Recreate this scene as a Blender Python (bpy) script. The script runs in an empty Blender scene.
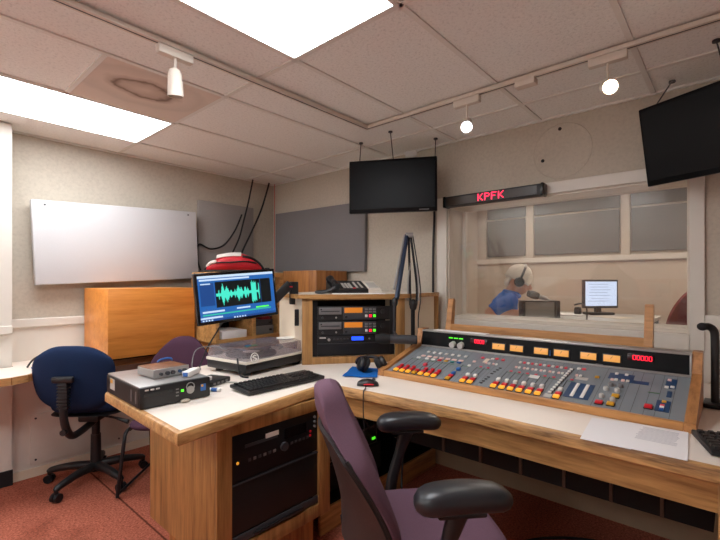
import bpy, bmesh, math, random
from mathutils import Vector, Matrix
random.seed(7)
PI = math.pi
S = bpy.context.scene
COL = S.collection

# ---------------------------------------------------------------- camera, world, exposure
YAW = math.radians(41.34)
EYE = 1.35
cam_d = bpy.data.cameras.new('camera')
cam_d.sensor_width = 36.0
cam_d.lens = 426.0 / 720.0 * 36.0
cam_d.shift_y = 11.0 / 720.0
cam_d.clip_start = 0.05
cam = bpy.data.objects.new('camera', cam_d)
COL.objects.link(cam)
cam.location = (0, 0, EYE)
cam.rotation_euler = (PI / 2, 0, YAW - PI / 2)
S.camera = cam

world = bpy.data.worlds.new('world')
S.world = world
world.use_nodes = True
world.node_tree.nodes['Background'].inputs[0].default_value = (0.5, 0.5, 0.5, 1)
world.node_tree.nodes['Background'].inputs[1].default_value = 0.05

S.view_settings.view_transform = 'Standard'
S.view_settings.look = 'None'
S.view_settings.exposure = 0.0
S.view_settings.gamma = 1.0
S.view_settings.use_curve_mapping = False
try:
    S.cycles.use_denoising = True
    S.cycles.max_bounces = 10
    S.cycles.diffuse_bounces = 6
    S.cycles.transparent_max_bounces = 12
    S.cycles.sample_clamp_indirect = 6.0
except Exception:
    pass
LAMP_E = 12.4          # radiance of the fluorescent diffusers
LAMP_C = (0.93, 0.965, 1.0)
BOOTH_E = 9.0
SPOT_W = 7.0

# ---------------------------------------------------------------- helpers: materials
def lin(c):
    out = []
    for v in c[:3]:
        v = v / 255.0
        out.append(v / 12.92 if v <= 0.04045 else ((v + 0.055) / 1.055) ** 2.4)
    return (out[0], out[1], out[2], 1.0)

def nmat(name):
    m = bpy.data.materials.new(name)
    m.use_nodes = True
    nt = m.node_tree
    return m, nt, nt.nodes['Principled BSDF']

def coords(nt, scale=(1, 1, 1), rot=(0, 0, 0)):
    tc = nt.nodes.new('ShaderNodeTexCoord')
    mp = nt.nodes.new('ShaderNodeMapping')
    mp.inputs['Scale'].default_value = scale
    mp.inputs['Rotation'].default_value = rot
    nt.links.new(tc.outputs['Object'], mp.inputs['Vector'])
    return mp.outputs['Vector']

def ramp(nt, fac, stops):
    r = nt.nodes.new('ShaderNodeValToRGB')
    els = r.color_ramp.elements
    while len(els) < len(stops):
        els.new(0.5)
    for e, (p, c) in zip(els, stops):
        e.position = p
        e.color = c
    nt.links.new(fac, r.inputs['Fac'])
    return r.outputs['Color']

def noise(nt, vec, scale, detail=3, rough=0.6):
    n = nt.nodes.new('ShaderNodeTexNoise')
    n.inputs['Scale'].default_value = scale
    n.inputs['Detail'].default_value = detail
    n.inputs['Roughness'].default_value = rough
    nt.links.new(vec, n.inputs['Vector'])
    return n.outputs['Fac']

def bump(nt, b, fac, strength, dist=0.002):
    n = nt.nodes.new('ShaderNodeBump')
    n.inputs['Strength'].default_value = strength
    n.inputs['Distance'].default_value = dist
    nt.links.new(fac, n.inputs['Height'])
    nt.links.new(n.outputs['Normal'], b.inputs['Normal'])

def scale_c(c, k):
    return (min(1, c[0] * k), min(1, c[1] * k), min(1, c[2] * k), 1)

def plain(name, rgb, rough=0.5, metal=0.0, var=0.06, nscale=9.0, bmp=0.0, bscale=300.0):
    m, nt, b = nmat(name)
    c = lin(rgb)
    v = coords(nt)
    f = noise(nt, v, nscale)
    col = ramp(nt, f, [(0.3, scale_c(c, 1 - var)), (0.7, scale_c(c, 1 + var))])
    nt.links.new(col, b.inputs['Base Color'])
    b.inputs['Roughness'].default_value = rough
    b.inputs['Metallic'].default_value = metal
    if bmp:
        bump(nt, b, noise(nt, v, bscale, 2), bmp)
    return m

def emit(name, rgb, strength, base=None):
    m, nt, b = nmat(name)
    b.inputs['Base Color'].default_value = lin(base or rgb)
    b.inputs['Emission Color'].default_value = lin(rgb)
    b.inputs['Emission Strength'].default_value = strength
    b.inputs['Roughness'].default_value = 0.35
    return m

def wood(name, dark, light, axis='x', rough=0.42, scale=1.0, knots=0.0):
    m, nt, b = nmat(name)
    st = {'x': (1.2, 14, 14), 'y': (14, 1.2, 14), 'z': (14, 14, 1.2)}[axis]
    v = coords(nt, tuple(s * scale for s in st))
    f1 = noise(nt, v, 1.6, 5, 0.65)
    w = nt.nodes.new('ShaderNodeTexNoise')
    w.inputs['Scale'].default_value = 7.0
    w.inputs['Detail'].default_value = 6
    nt.links.new(v, w.inputs['Vector'])
    mx = nt.nodes.new('ShaderNodeMath')
    mx.operation = 'MULTIPLY_ADD'
    nt.links.new(w.outputs['Fac'], mx.inputs[0])
    mx.inputs[1].default_value = 0.35
    nt.links.new(f1, mx.inputs[2])
    d, l = lin(dark), lin(light)
    mid = tuple((d[i] + l[i]) / 2 for i in range(3)) + (1,)
    col = ramp(nt, mx.outputs[0], [(0.45, d), (0.62, mid), (0.82, l)])
    nt.links.new(col, b.inputs['Base Color'])
    b.inputs['Roughness'].default_value = rough
    bump(nt, b, w.outputs['Fac'], 0.08, 0.001)
    return m

def fabric(name, rgb, var=0.14, scale=220.0, rough=0.95, big=0.05, bmp=0.35):
    m, nt, b = nmat(name)
    c = lin(rgb)
    v = coords(nt)
    fine = noise(nt, v, scale, 2)
    large = noise(nt, v, 3.0, 3)
    mx = nt.nodes.new('ShaderNodeMath')
    mx.operation = 'MULTIPLY_ADD'
    nt.links.new(large, mx.inputs[0])
    mx.inputs[1].default_value = big / max(var, .01)
    nt.links.new(fine, mx.inputs[2])
    col = ramp(nt, mx.outputs[0], [(0.3, scale_c(c, 1 - var)), (0.85, scale_c(c, 1 + var))])
    nt.links.new(col, b.inputs['Base Color'])
    b.inputs['Roughness'].default_value = rough
    b.inputs['Specular IOR Level'].default_value = 0.15
    bump(nt, b, fine, bmp, 0.002)
    return m

def schlick(nt, f0):
    lw = nt.nodes.new('ShaderNodeLayerWeight'); lw.inputs['Blend'].default_value = 0.5
    pw = nt.nodes.new('ShaderNodeMath'); pw.operation = 'POWER'; pw.inputs[1].default_value = 5.0
    nt.links.new(lw.outputs['Facing'], pw.inputs[0])
    ma = nt.nodes.new('ShaderNodeMath'); ma.operation = 'MULTIPLY_ADD'
    nt.links.new(pw.outputs[0], ma.inputs[0]); ma.inputs[1].default_value = 1 - f0; ma.inputs[2].default_value = f0
    return ma.outputs[0]

M = {}
def build_materials():
    # ceiling: fissured mineral tile
    m, nt, b = nmat('ceiling_tile')
    v = coords(nt)
    n1 = noise(nt, v, 75, 3, 0.7)
    c = lin((236, 236, 232))
    col = ramp(nt, n1, [(0.34, scale_c(c, 0.86)), (0.46, c), (0.7, scale_c(c, 1.04))])
    nt.links.new(col, b.inputs['Base Color'])
    b.inputs['Roughness'].default_value = 0.95
    bump(nt, b, n1, 0.5, 0.004)
    M['tile'] = m
    # stained tile: brown water rings
    m, nt, b = nmat('stained_tile')
    v = coords(nt)
    wp = noise(nt, v, 5.0, 3)
    g = nt.nodes.new('ShaderNodeVectorMath'); g.operation = 'LENGTH'
    off = nt.nodes.new('ShaderNodeMapping')
    off.inputs['Location'].default_value = (0.03, 0.09, 0)
    off.inputs['Scale'].default_value = (1.0, 1.5, 0)
    nt.links.new(v, off.inputs['Vector'])
    nt.links.new(off.outputs['Vector'], g.inputs[0])
    ad = nt.nodes.new('ShaderNodeMath'); ad.operation = 'MULTIPLY_ADD'
    nt.links.new(wp, ad.inputs[0]); ad.inputs[1].default_value = 0.16
    nt.links.new(g.outputs['Value'], ad.inputs[2])
    c = lin((214, 200, 188))
    br = lin((126, 106, 92))
    md = lin((190, 172, 158))
    col = ramp(nt, ad.outputs[0], [(0.10, c), (0.19, md), (0.225, br), (0.245, md), (0.29, c), (0.40, scale_c(c, .9)), (0.45, c)])
    nt.links.new(col, b.inputs['Base Color'])
    b.inputs['Roughness'].default_value = 0.9
    M['stained'] = m
    # carpet
    m, nt, b = nmat('carpet')
    v = coords(nt)
    fine = noise(nt, v, 85, 4, 0.85)
    c = lin((172, 100, 80))
    col = ramp(nt, fine, [(0.36, scale_c(c, 0.5)), (0.5, c), (0.66, scale_c(c, 1.6))])
    blot = noise(nt, v, 2.3, 4, 0.6)
    bl = ramp(nt, blot, [(0.30, (0.62, 0.58, 0.56, 1)), (0.46, (1, 1, 1, 1))])
    mx = nt.nodes.new('ShaderNodeMix'); mx.data_type = 'RGBA'; mx.blend_type = 'MULTIPLY'
    mx.inputs[0].default_value = 0.8
    nt.links.new(col, mx.inputs[6]); nt.links.new(bl, mx.inputs[7])
    nt.links.new(mx.outputs[2], b.inputs['Base Color'])
    sx = nt.nodes.new('ShaderNodeSeparateXYZ'); nt.links.new(v, sx.inputs[0])
    wob = nt.nodes.new('ShaderNodeMath'); wob.operation = 'SUBTRACT'; wob.inputs[1].default_value = 1.0; nt.links.new(sx.outputs[0], wob.inputs[0])
    ab = nt.nodes.new('ShaderNodeMath'); ab.operation = 'ABSOLUTE'; nt.links.new(wob.outputs[0], ab.inputs[0])
    seam = ramp(nt, ab.outputs[0], [(0.003, (0.25, 0.22, 0.2, 1)), (0.007, (1, 1, 1, 1))])
    m3 = nt.nodes.new('ShaderNodeMix'); m3.data_type = 'RGBA'; m3.blend_type = 'MULTIPLY'; m3.inputs[0].default_value = 1.0
    nt.links.new(mx.outputs[2], m3.inputs[6]); nt.links.new(seam, m3.inputs[7]); nt.links.new(m3.outputs[2], b.inputs['Base Color'])
    b.inputs['Roughness'].default_value = 1.0
    b.inputs['Specular IOR Level'].default_value = 0.05
    bump(nt, b, fine, 0.7, 0.004)
    M['carpet'] = m

    M['wall_fabric'] = fabric('wall_fabric', (186, 177, 163), var=0.10, scale=55, big=0.05, bmp=0.25)
    M['wall_paint'] = plain('wall_paint', (196, 184, 168), 0.8, var=0.03, nscale=3)
    M['rear_paint'] = plain('rear_paint', (232, 232, 228), 0.8, var=0.02, nscale=3)
    M['white_laminate'] = plain('white_laminate', (236, 226, 214), 0.38, var=0.015)
    M['cream_laminate'] = plain('cream_laminate', (226, 212, 190), 0.45, var=0.02)
    M['white_trim'] = plain('white_trim', (216, 210, 200), 0.45, var=0.02)
    M['grey_trim'] = plain('grey_trim', (214, 205, 192), 0.45, var=0.02)
    M['tbar'] = plain('tbar', (224, 222, 216), 0.6, var=0.02)
    M['black_rubber'] = plain('black_rubber', (24, 24, 28), 0.6, var=0.1)
    M['white_panel'] = fabric('white_panel', (200, 199, 200), var=0.04, scale=160, big=0.02, bmp=0.15)
    M['grey_panel'] = fabric('grey_panel', (126, 123, 124), var=0.08, scale=180, big=0.03, bmp=0.2)
    M['mid_panel'] = fabric('mid_panel', (152, 147, 144), var=0.08, scale=180, big=0.03, bmp=0.2)
    M['booth_panel'] = fabric('booth_panel', (104, 101, 98), var=0.06, scale=120, big=0.03, bmp=0.15)
    M['oak_desk'] = wood('oak_desk', (116, 80, 40), (182, 136, 82), 'z')
    M['oak_x'] = wood('oak_x', (134, 92, 48), (204, 156, 96), 'x')
    M['oak_y'] = wood('oak_y', (132, 92, 48), (204, 158, 98), 'y')
    M['oak_edge'] = wood('oak_edge', (88, 54, 26), (206, 158, 100), 'y', rough=0.38, scale=1.6)
    M['oak_edge_x'] = wood('oak_edge_x', (134, 88, 44), (206, 160, 104), 'x', rough=0.38, scale=1.3)
    M['orange_wood'] = wood('orange_wood', (206, 122, 46), (232, 152, 70), 'x', rough=0.35, scale=.8)
    M['brown_wood'] = wood('brown_wood', (126, 76, 36), (182, 122, 66), 'z', rough=0.4, scale=1.3)
    M['honey_wood'] = wood('honey_wood', (144, 94, 50), (200, 144, 86), 'y', rough=0.38)
    M['honey_wood_x'] = wood('honey_wood_x', (140, 90, 48), (194, 138, 84), 'x', rough=0.38)
    M['walnut'] = wood('walnut', (96, 58, 34), (138, 90, 58), 'z', rough=0.4)
    M['screen_black'] = plain('screen_black', (13, 13, 15), 0.35, var=0.03)
    M['screen_black'].node_tree.nodes['Principled BSDF'].inputs['Specular IOR Level'].default_value = 0.12
    M['case_grey'] = plain('case_grey', (150, 148, 142), 0.5)
    M['bracket_brown'] = plain('bracket_brown', (92, 74, 60), 0.5)
    M['knee_board'] = plain('knee_board', (168, 146, 120), 0.5, var=0.04)
    M['black_plastic'] = plain('black_plastic', (22, 22, 24), 0.42, var=0.08)
    M['black_gloss'] = plain('black_gloss', (12, 12, 15), 0.16, var=0.05)
    M['arm_vinyl'] = plain('arm_vinyl', (34, 36, 40), 0.34, var=0.06)
    M['black_matte'] = plain('black_matte', (16, 15, 16), 0.75, var=0.1)
    M['black_metal'] = plain('black_metal', (28, 28, 32), 0.4, 0.4, var=0.06)
    M['dark_grey'] = plain('dark_grey', (58, 58, 62), 0.45, var=0.05)
    M['mid_grey'] = plain('mid_grey', (112, 110, 110), 0.5, var=0.05)
    M['light_grey'] = plain('light_grey', (186, 182, 176), 0.5, var=0.04)
    M['pale_plastic'] = plain('pale_plastic', (222, 214, 200), 0.4, var=0.03)
    M['steel'] = plain('steel', (176, 176, 178), 0.3, 0.9, var=0.05)
    M['silver'] = plain('silver', (170, 168, 166), 0.35, 0.6, var=0.05)
    M['blue_fabric'] = fabric('blue_fabric', (26, 41, 70), var=0.18, scale=260)
    M['purple_fabric'] = fabric('purple_fabric', (104, 78, 92), var=0.12, scale=420, big=0.03)
    M['plum_fabric'] = fabric('plum_fabric', (74, 50, 66), var=0.12, scale=300)
    M['shell'] = plain('shell', (46, 38, 38), 0.5, var=0.08, bmp=0.2, bscale=500)
    M['red_nylon'] = plain('red_nylon', (196, 26, 40), 0.5, var=0.12, nscale=14, bmp=0.2, bscale=200)
    M['white_nylon'] = plain('white_nylon', (222, 214, 206), 0.55, var=0.06)
    M['console_grey'] = plain('console_grey', (126, 133, 138), 0.45, var=0.03)
    M['navy'] = plain('navy', (38, 68, 104), 0.5, var=0.05)
    M['white_plastic'] = plain('white_plastic', (230, 228, 222), 0.4, var=0.02)
    M['pink_plastic'] = plain('pink_plastic', (232, 196, 188), 0.4, var=0.02)
    M['red_plastic'] = plain('red_plastic', (206, 30, 44), 0.35, var=0.04)
    M['pinkred_plastic'] = plain('pinkred_plastic', (220, 70, 84), 0.35, var=0.04)
    M['amber_plastic'] = plain('amber_plastic', (216, 158, 40), 0.35, var=0.04)
    M['teal_plastic'] = plain('teal_plastic', (40, 130, 130), 0.35)
    M['blue_plastic'] = plain('blue_plastic', (40, 96, 168), 0.35)
    M['paper'] = plain('paper', (240, 238, 238), 0.8, var=0.01)
    M['ink'] = plain('ink', (176, 176, 182), 0.8)
    M['blue_cloth'] = fabric('blue_cloth', (24, 92, 166), var=0.15, scale=150)
    M['red_wire'] = plain('red_wire', (196, 50, 60), 0.5)
    M['green_print'] = plain('green_print', (70, 120, 64), 0.5)
    M['skin'] = plain('skin', (214, 156, 132), 0.5, var=0.05)
    M['hair'] = fabric('hair', (244, 236, 222), var=0.12, scale=90, bmp=0.6)
    M['polo'] = fabric('polo', (46, 106, 200), var=0.10, scale=240)
    M['trousers'] = fabric('trousers', (40, 42, 54), var=0.1, scale=200)
    M['maroon'] = fabric('maroon', (112, 34, 38), var=0.12, scale=200)
    M['stone'] = plain('stone', (168, 158, 142), 0.5, var=0.15, nscale=60)
    M['wire_black'] = plain('wire_black', (20, 20, 24), 0.5)
    # light giving
    M['tube_light'] = emit('tube_light', (255, 255, 255), 1.0)
    b = M['tube_light'].node_tree.nodes['Principled BSDF']
    b.inputs['Emission Color'].default_value = LAMP_C + (1,)
    b.inputs['Emission Strength'].default_value = LAMP_E
    M['booth_light'] = emit('booth_light', (255, 244, 230), BOOTH_E)
    M['bulb'] = emit('bulb', (255, 246, 226), 14)
    M['bulb_cool'] = emit('bulb_cool', (232, 238, 255), 10)
    M['amber_lit'] = emit('amber_lit', (246, 168, 84), 0.8, (120, 90, 40))
    M['button_lit'] = emit('button_lit', (255, 170, 56), 0.7, (200, 150, 40))
    M['red_led'] = emit('red_led', (255, 24, 60), 1.3)
    M['sign_led'] = emit('sign_led', (255, 40, 84), 1.9)
    M['green_led'] = emit('green_led', (80, 230, 40), 1.2)
    M['orange_lcd'] = emit('orange_lcd', (240, 140, 40), 0.6, (120, 70, 20))
    M['blue_lcd'] = emit('blue_lcd', (30, 80, 255), 1.3)
    M['scr_blue'] = emit('scr_blue', (38, 108, 190), 0.85, (10, 20, 40))
    M['scr_navy'] = emit('scr_navy', (28, 78, 150), 0.8, (10, 20, 40))
    M['scr_white'] = emit('scr_white', (206, 228, 250), 1.0, (30, 30, 40))
    M['scr_dark'] = emit('scr_dark', (10, 20, 24), 0.5, (8, 10, 12))
    M['scr_wave'] = emit('scr_wave', (74, 236, 206), 1.0, (10, 40, 40))
    M['scr_green'] = emit('scr_green', (60, 200, 170), 0.9, (10, 40, 40))
    M['scr_doc'] = emit('scr_doc', (214, 228, 255), 1.15, (40, 40, 50))
    M['scr_text'] = emit('scr_text', (150, 170, 215), 0.8, (40, 40, 50))
    # glass: clear pane, mirror-like by fresnel, a faint haze mixed in as diffuse colour
    m, nt, b = nmat('window_glass')
    out = nt.nodes['Material Output']
    nt.nodes.remove(b)
    tr = nt.nodes.new('ShaderNodeBsdfTransparent'); tr.inputs[0].default_value = (0.985, 0.985, 0.98, 1)
    gl = nt.nodes.new('ShaderNodeBsdfGlossy'); gl.inputs['Roughness'].default_value = 0.0
    df = nt.nodes.new('ShaderNodeBsdfDiffuse'); df.inputs[0].default_value = (0.8, 0.76, 0.7, 1)
    fr = schlick(nt, .04)
    m1 = nt.nodes.new('ShaderNodeMixShader'); m2 = nt.nodes.new('ShaderNodeMixShader')
    nt.links.new(fr, m1.inputs[0]); nt.links.new(tr.outputs[0], m1.inputs[1]); nt.links.new(gl.outputs[0], m1.inputs[2])
    m2.inputs[0].default_value = 0.014
    nt.links.new(m1.outputs[0], m2.inputs[1]); nt.links.new(df.outputs[0], m2.inputs[2])
    nt.links.new(m2.outputs[0], out.inputs['Surface'])
    M['glass'] = m
    # acrylic dust cover
    m, nt, b = nmat('acrylic')
    out = nt.nodes['Material Output']
    nt.nodes.remove(b)
    tr = nt.nodes.new('ShaderNodeBsdfTransparent'); tr.inputs[0].default_value = (0.82, 0.8, 0.82, 1)
    gl = nt.nodes.new('ShaderNodeBsdfGlossy'); gl.inputs['Roughness'].default_value = 0.12
    fr = schlick(nt, .06)
    m1 = nt.nodes.new('ShaderNodeMixShader')
    nt.links.new(fr, m1.inputs[0]); nt.links.new(tr.outputs[0], m1.inputs[1]); nt.links.new(gl.outputs[0], m1.inputs[2])
    df = nt.nodes.new('ShaderNodeBsdfDiffuse'); df.inputs[0].default_value = (0.62, 0.56, 0.62, 1)
    m2 = nt.nodes.new('ShaderNodeMixShader'); m2.inputs[0].default_value = 0.10
    nt.links.new(m1.outputs[0], m2.inputs[1]); nt.links.new(df.outputs[0], m2.inputs[2])
    nt.links.new(m2.outputs[0], out.inputs['Surface'])
    M['acrylic'] = m
build_materials()

# ---------------------------------------------------------------- helpers: meshes
def rotz(a): return Matrix.Rotation(a, 4, 'Z')
def T(x, y, z): return Matrix.Translation((x, y, z))

def smooth_path(pts, sub=6):
    pts = [Vector(p) for p in pts]
    if len(pts) < 3:
        return pts
    out = []
    for i in range(len(pts) - 1):
        p0 = pts[max(i - 1, 0)]; p1 = pts[i]; p2 = pts[i + 1]; p3 = pts[min(i + 2, len(pts) - 1)]
        for k in range(sub):
            t = k / sub
            out.append(0.5 * ((2 * p1) + (-p0 + p2) * t + (2 * p0 - 5 * p1 + 4 * p2 - p3) * t * t + (-p0 + 3 * p1 - 3 * p2 + p3) * t ** 3))
    out.append(pts[-1])
    return out

class MB:
    def __init__(s):
        s.v = []; s.f = []
    def add(s, verts, faces, m=None):
        o = len(s.v)
        for p in verts:
            p = Vector(p)
            s.v.append(m @ p if m is not None else p)
        for f in faces:
            s.f.append([o + i for i in f])
        return s
    def _bm(s, bm, m=None):
        bm.verts.index_update()
        s.add([v.co.copy() for v in bm.verts], [[v.index for v in f.verts] for f in bm.faces], m)
        bm.free()
        return s
    def box(s, c, d, bev=0.0, m=None, seg=2):
        bm = bmesh.new()
        bmesh.ops.create_cube(bm, size=1.0)
        for v in bm.verts:
            v.co = Vector((v.co.x * d[0], v.co.y * d[1], v.co.z * d[2]))
        if bev > 0:
            bev = min(bev, 0.49 * min(abs(q) for q in d))
            bmesh.ops.bevel(bm, geom=bm.edges[:], offset=bev, segments=seg, affect='EDGES', profile=0.5)
        mm = T(*c)
        if m is not None: mm = m @ mm
        return s._bm(bm, mm)
    def span(s, a, b, bev=0.0, m=None, seg=2):
        c = [(a[i] + b[i]) / 2 for i in range(3)]
        d = [abs(b[i] - a[i]) for i in range(3)]
        return s.box(c, d, bev, m, seg)
    def cyl(s, a, b, r, r2=None, n=16, m=None):
        a = Vector(a); b = Vector(b); r2 = r if r2 is None else r2
        q = (b - a).to_track_quat('Z', 'Y').to_matrix()
        va = []
        for base, rr in ((a, r), (b, r2)):
            for i in range(n):
                t = 2 * PI * i / n
                va.append(base + q @ Vector((rr * math.cos(t), rr * math.sin(t), 0)))
        fs = [[i, (i + 1) % n, n + (i + 1) % n, n + i] for i in range(n)]
        fs.append(list(range(n))[::-1]); fs.append(list(range(n, 2 * n)))
        return s.add(va, fs, m)
    def tube(s, pts, r, n=8, sub=6, m=None, radii=None):
        p = smooth_path(pts, sub)
        k = len(p)
        va = []; prev = None
        for i in range(k):
            t = (p[min(i + 1, k - 1)] - p[max(i - 1, 0)])
            if t.length < 1e-9: t = Vector((0, 0, 1))
            t.normalize()
            if prev is None:
                u = t.orthogonal().normalized()
            else:
                u = (prev - t * prev.dot(t))
                u = u.normalized() if u.length > 1e-6 else t.orthogonal().normalized()
            prev = u
            w = t.cross(u)
            rr = r
            if radii:
                f = i / (k - 1) * (len(radii) - 1); j = min(int(f), len(radii) - 2)
                rr = radii[j] + (radii[j + 1] - radii[j]) * (f - j)
            for a in range(n):
                th = 2 * PI * a / n
                va.append(p[i] + (u * math.cos(th) + w * math.sin(th)) * rr)
        fs = []
        for i in range(k - 1):
            for a in range(n):
                b = (a + 1) % n
                fs.append([i * n + a, i * n + b, (i + 1) * n + b, (i + 1) * n + a])
        fs.append(list(range(n))[::-1]); fs.append([(k - 1) * n + a for a in range(n)])
        return s.add(va, fs, m)
    def loft(s, rings, m=None, caps=True):
        n = len(rings[0]); va = [p for r in rings for p in r]; fs = []
        for i in range(len(rings) - 1):
            for a in range(n):
                b = (a + 1) % n
                fs.append([i * n + a, i * n + b, (i + 1) * n + b, (i + 1) * n + a])
        if caps:
            fs.append(list(range(n))[::-1]); fs.append([(len(rings) - 1) * n + a for a in range(n)])
        return s.add(va, fs, m)
    def lathe(s, prof, m=None, n=28, caps=None):
        if caps is None: caps = prof[0] != prof[-1]
        rings = [[(r * math.cos(2 * PI * a / n), r * math.sin(2 * PI * a / n), z) for a in range(n)] for r, z in prof]
        return s.loft(rings, m, caps)
    def prism(s, poly, z0, z1, m=None):
        n = len(poly)
        va = [(p[0], p[1], z0) for p in poly] + [(p[0], p[1], z1) for p in poly]
        fs = [[i, (i + 1) % n, n + (i + 1) % n, n + i] for i in range(n)]
        fs.append(list(range(n))[::-1]); fs.append(list(range(n, 2 * n)))
        return s.add(va, fs, m)
    def ball(s, c, r, m=None, u=16, v=10):
        r = (r, r, r) if not hasattr(r, '__len__') else r
        bm = bmesh.new()
        bmesh.ops.create_uvsphere(bm, u_segments=u, v_segments=v, radius=1.0)
        mm = T(*c) @ Matrix.Diagonal((r[0], r[1], r[2], 1))
        if m is not None: mm = m @ mm
        return s._bm(bm, mm)
    def grid(s, fn, nu, nv, closed=False, m=None):
        va = [fn(i / (nu - 1), j / (nv - 1)) for i in range(nu) for j in range(nv)]
        fs = [[i * nv + j, i * nv + j + 1, (i + 1) * nv + j + 1, (i + 1) * nv + j] for i in range(nu - 1) for j in range(nv - 1)]
        return s.add(va, fs, m)
    def sheet(s, fn, nu, nv, th, m=None):
        """a surface fn(u,v)->(point, normal) thickened by th along its normal"""
        top = []; bot = []
        for i in range(nu):
            for j in range(nv):
                p, n = fn(i / (nu - 1), j / (nv - 1))
                t = th(i / (nu - 1), j / (nv - 1)) if callable(th) else th
                top.append(Vector(p) + Vector(n) * t); bot.append(Vector(p))
        N = nu * nv; fs = []
        for i in range(nu - 1):
            for j in range(nv - 1):
                a = [i * nv + j, i * nv + j + 1, (i + 1) * nv + j + 1, (i + 1) * nv + j]
                fs.append(a); fs.append([N + q for q in a[::-1]])
        for i in range(nu - 1):
            for j in (0, nv - 1):
                a = [i * nv + j, (i + 1) * nv + j, N + (i + 1) * nv + j, N + i * nv + j]
                fs.append(a)
        for j in range(nv - 1):
            for i in (0, nu - 1):
                a = [i * nv + j, i * nv + j + 1, N + i * nv + j + 1, N + i * nv + j]
                fs.append(a)
        return s.add(top + bot, fs, m)

def obj(name, mb, mat, parent=None, w=False, flat=False, remesh=0.0, sub=0):
    """link mb as one mesh object; w=True: its points are world points, brought into the parent's frame"""
    me = bpy.data.meshes.new(name)
    vs = mb.v
    if w and parent is not None:
        r = parent
        while r.parent: r = r.parent
        inv = (T(*r.location) @ r.rotation_euler.to_matrix().to_4x4()).inverted()
        vs = [inv @ Vector(p) for p in vs]
    me.from_pydata([tuple(p) for p in vs], [], mb.f)
    bm = bmesh.new(); bm.from_mesh(me)
    bmesh.ops.recalc_face_normals(bm, faces=bm.faces[:])
    bm.to_mesh(me); bm.free()
    me.materials.append(M[mat] if isinstance(mat, str) else mat)
    if not flat:
        me.polygons.foreach_set('use_smooth', [True] * len(me.polygons))
        try: me.set_sharp_from_angle(angle=math.radians(38))
        except Exception: pass
    o = bpy.data.objects.new(name, me)
    COL.objects.link(o)
    if parent is not None: o.parent = parent
    if remesh:
        md = o.modifiers.new('remesh', 'REMESH'); md.mode = 'VOXEL'; md.voxel_size = remesh; md.use_smooth_shade = True
        s2 = o.modifiers.new('smooth', 'SMOOTH'); s2.factor = 0.5; s2.iterations = 4
    if sub:
        sd = o.modifiers.new('subdivision', 'SUBSURF'); sd.levels = sub; sd.render_levels = sub
    return o

def tag(o, label, cat, group=None, kind=None):
    o['label'] = label; o['category'] = cat
    if group: o['group'] = group
    if kind: o['kind'] = kind
    return o

def thing(name, label, cat, loc=(0, 0, 0), rz=0.0, group=None):
    o = bpy.data.objects.new(name, None)
    o.empty_display_size = 0.05
    COL.objects.link(o)
    o.location = loc; o.rotation_euler = (0, 0, rz)
    return tag(o, label, cat, group)

def struct(name, mb, mat, parent=None, flat=True):
    o = obj(name, mb, mat, parent, flat=flat)
    o['kind'] = 'structure'
    return o

# ================================================================ SETTING
CZ = 2.391            # ceiling height
XW, YW = 2.87, 3.79   # window wall, left wall
XB, YB = -2.4, -2.0   # walls behind the camera
FX, FZ = 5.6, 0.25    # far wall and floor of the room beyond the glass
struct('floor', MB().span((XB - .1, YB - .1, -0.1), (XW + .25, YW + .1, 0)), 'carpet')
# ceiling tiles and their grid
GX0, GY0 = 1.308, 0.340
cm = MB()
cm.span((XB - .1, YB - .1, CZ + 0.008), (XW + .25, YW + .1, CZ + 0.12))
struct('ceiling', cm, 'tile')
gm = MB()
xs = [GX0 + 1.22 * k for k in range(-3, 2)]
ys = [GY0 + 0.61 * k for k in range(-3, 6)]
for x in xs:
    gm.span((x - .012, YB, CZ), (x + .012, YW, CZ + .01))
for y in ys:
    gm.span((XB, y - .012, CZ), (XW, y + .012, CZ + .01))
gm.span((GX0 - .61 - .012, ys[-3] , CZ), (GX0 - .61 + .012, ys[-2], CZ + .01))
gm.span((XB, YW - .02, CZ - .004), (XW, YW, CZ + .012)); gm.span((XW - .02, YB, CZ - .004), (XW, YW, CZ + .012))
struct('trim_1', gm, 'tbar')
struct('wall_left', MB().span((XB - .1, YW, 0), (XW + .25, YW + .1, CZ + .05)), 'wall_fabric')
struct('wall_near', MB().span((XB - .1, YB - .1, 0), (XW + .25, YB, CZ + .05)), 'rear_paint')
struct('wall_rear', MB().span((XB - .1, YB, 0), (XB, YW, CZ + .05)), 'rear_paint')
# window wall with its opening
WY0, WY1, WZ0, WZ1, WX2 = 0.18, 1.635, 1.067, 1.909, 3.12
wr = MB()
wr.span((XW, YB, 0), (WX2, WY0, CZ + .05)); wr.span((XW, WY1, 0), (WX2, YW, CZ + .05))
wr.span((XW, WY0, 0), (WX2, WY1, WZ0)); wr.span((XW, WY0, WZ1), (WX2, WY1, CZ + .05))
struct('wall_right', wr, 'wall_fabric')
# window casing, jamb linings, two panes
wf = MB()
wf.span((XW - .022, WY0 - .063, WZ0 - .085), (XW, WY0, WZ1 + .072), .004)
wf.span((XW - .022, WY1, WZ0 - .085), (XW, WY1 + .085, WZ1 + .072), .004)
wf.span((XW - .022, WY0, WZ1), (XW, WY1, WZ1 + .072), .004)
wf.span((XW - .028, WY0, WZ0 - .085), (XW, WY1, WZ0), .004)
win = struct('window_1', wf, 'white_trim')
jb = MB()
jb.span((XW, WY0, WZ0), (WX2, WY0 + .012, WZ1)); jb.span((XW, WY1 - .012, WZ0), (WX2, WY1, WZ1))
jb.span((XW, WY0, WZ1 - .012), (WX2, WY1, WZ1))
jb.span((XW + .02, WY0 + .012, WZ0), (WX2, WY1 - .012, WZ0 + .02))
jb.span((WX2 - .05, WY0 + .012, WZ0 + .02), (WX2 - .02, WY1 - .012, WZ0 + .027), .002)
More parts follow.
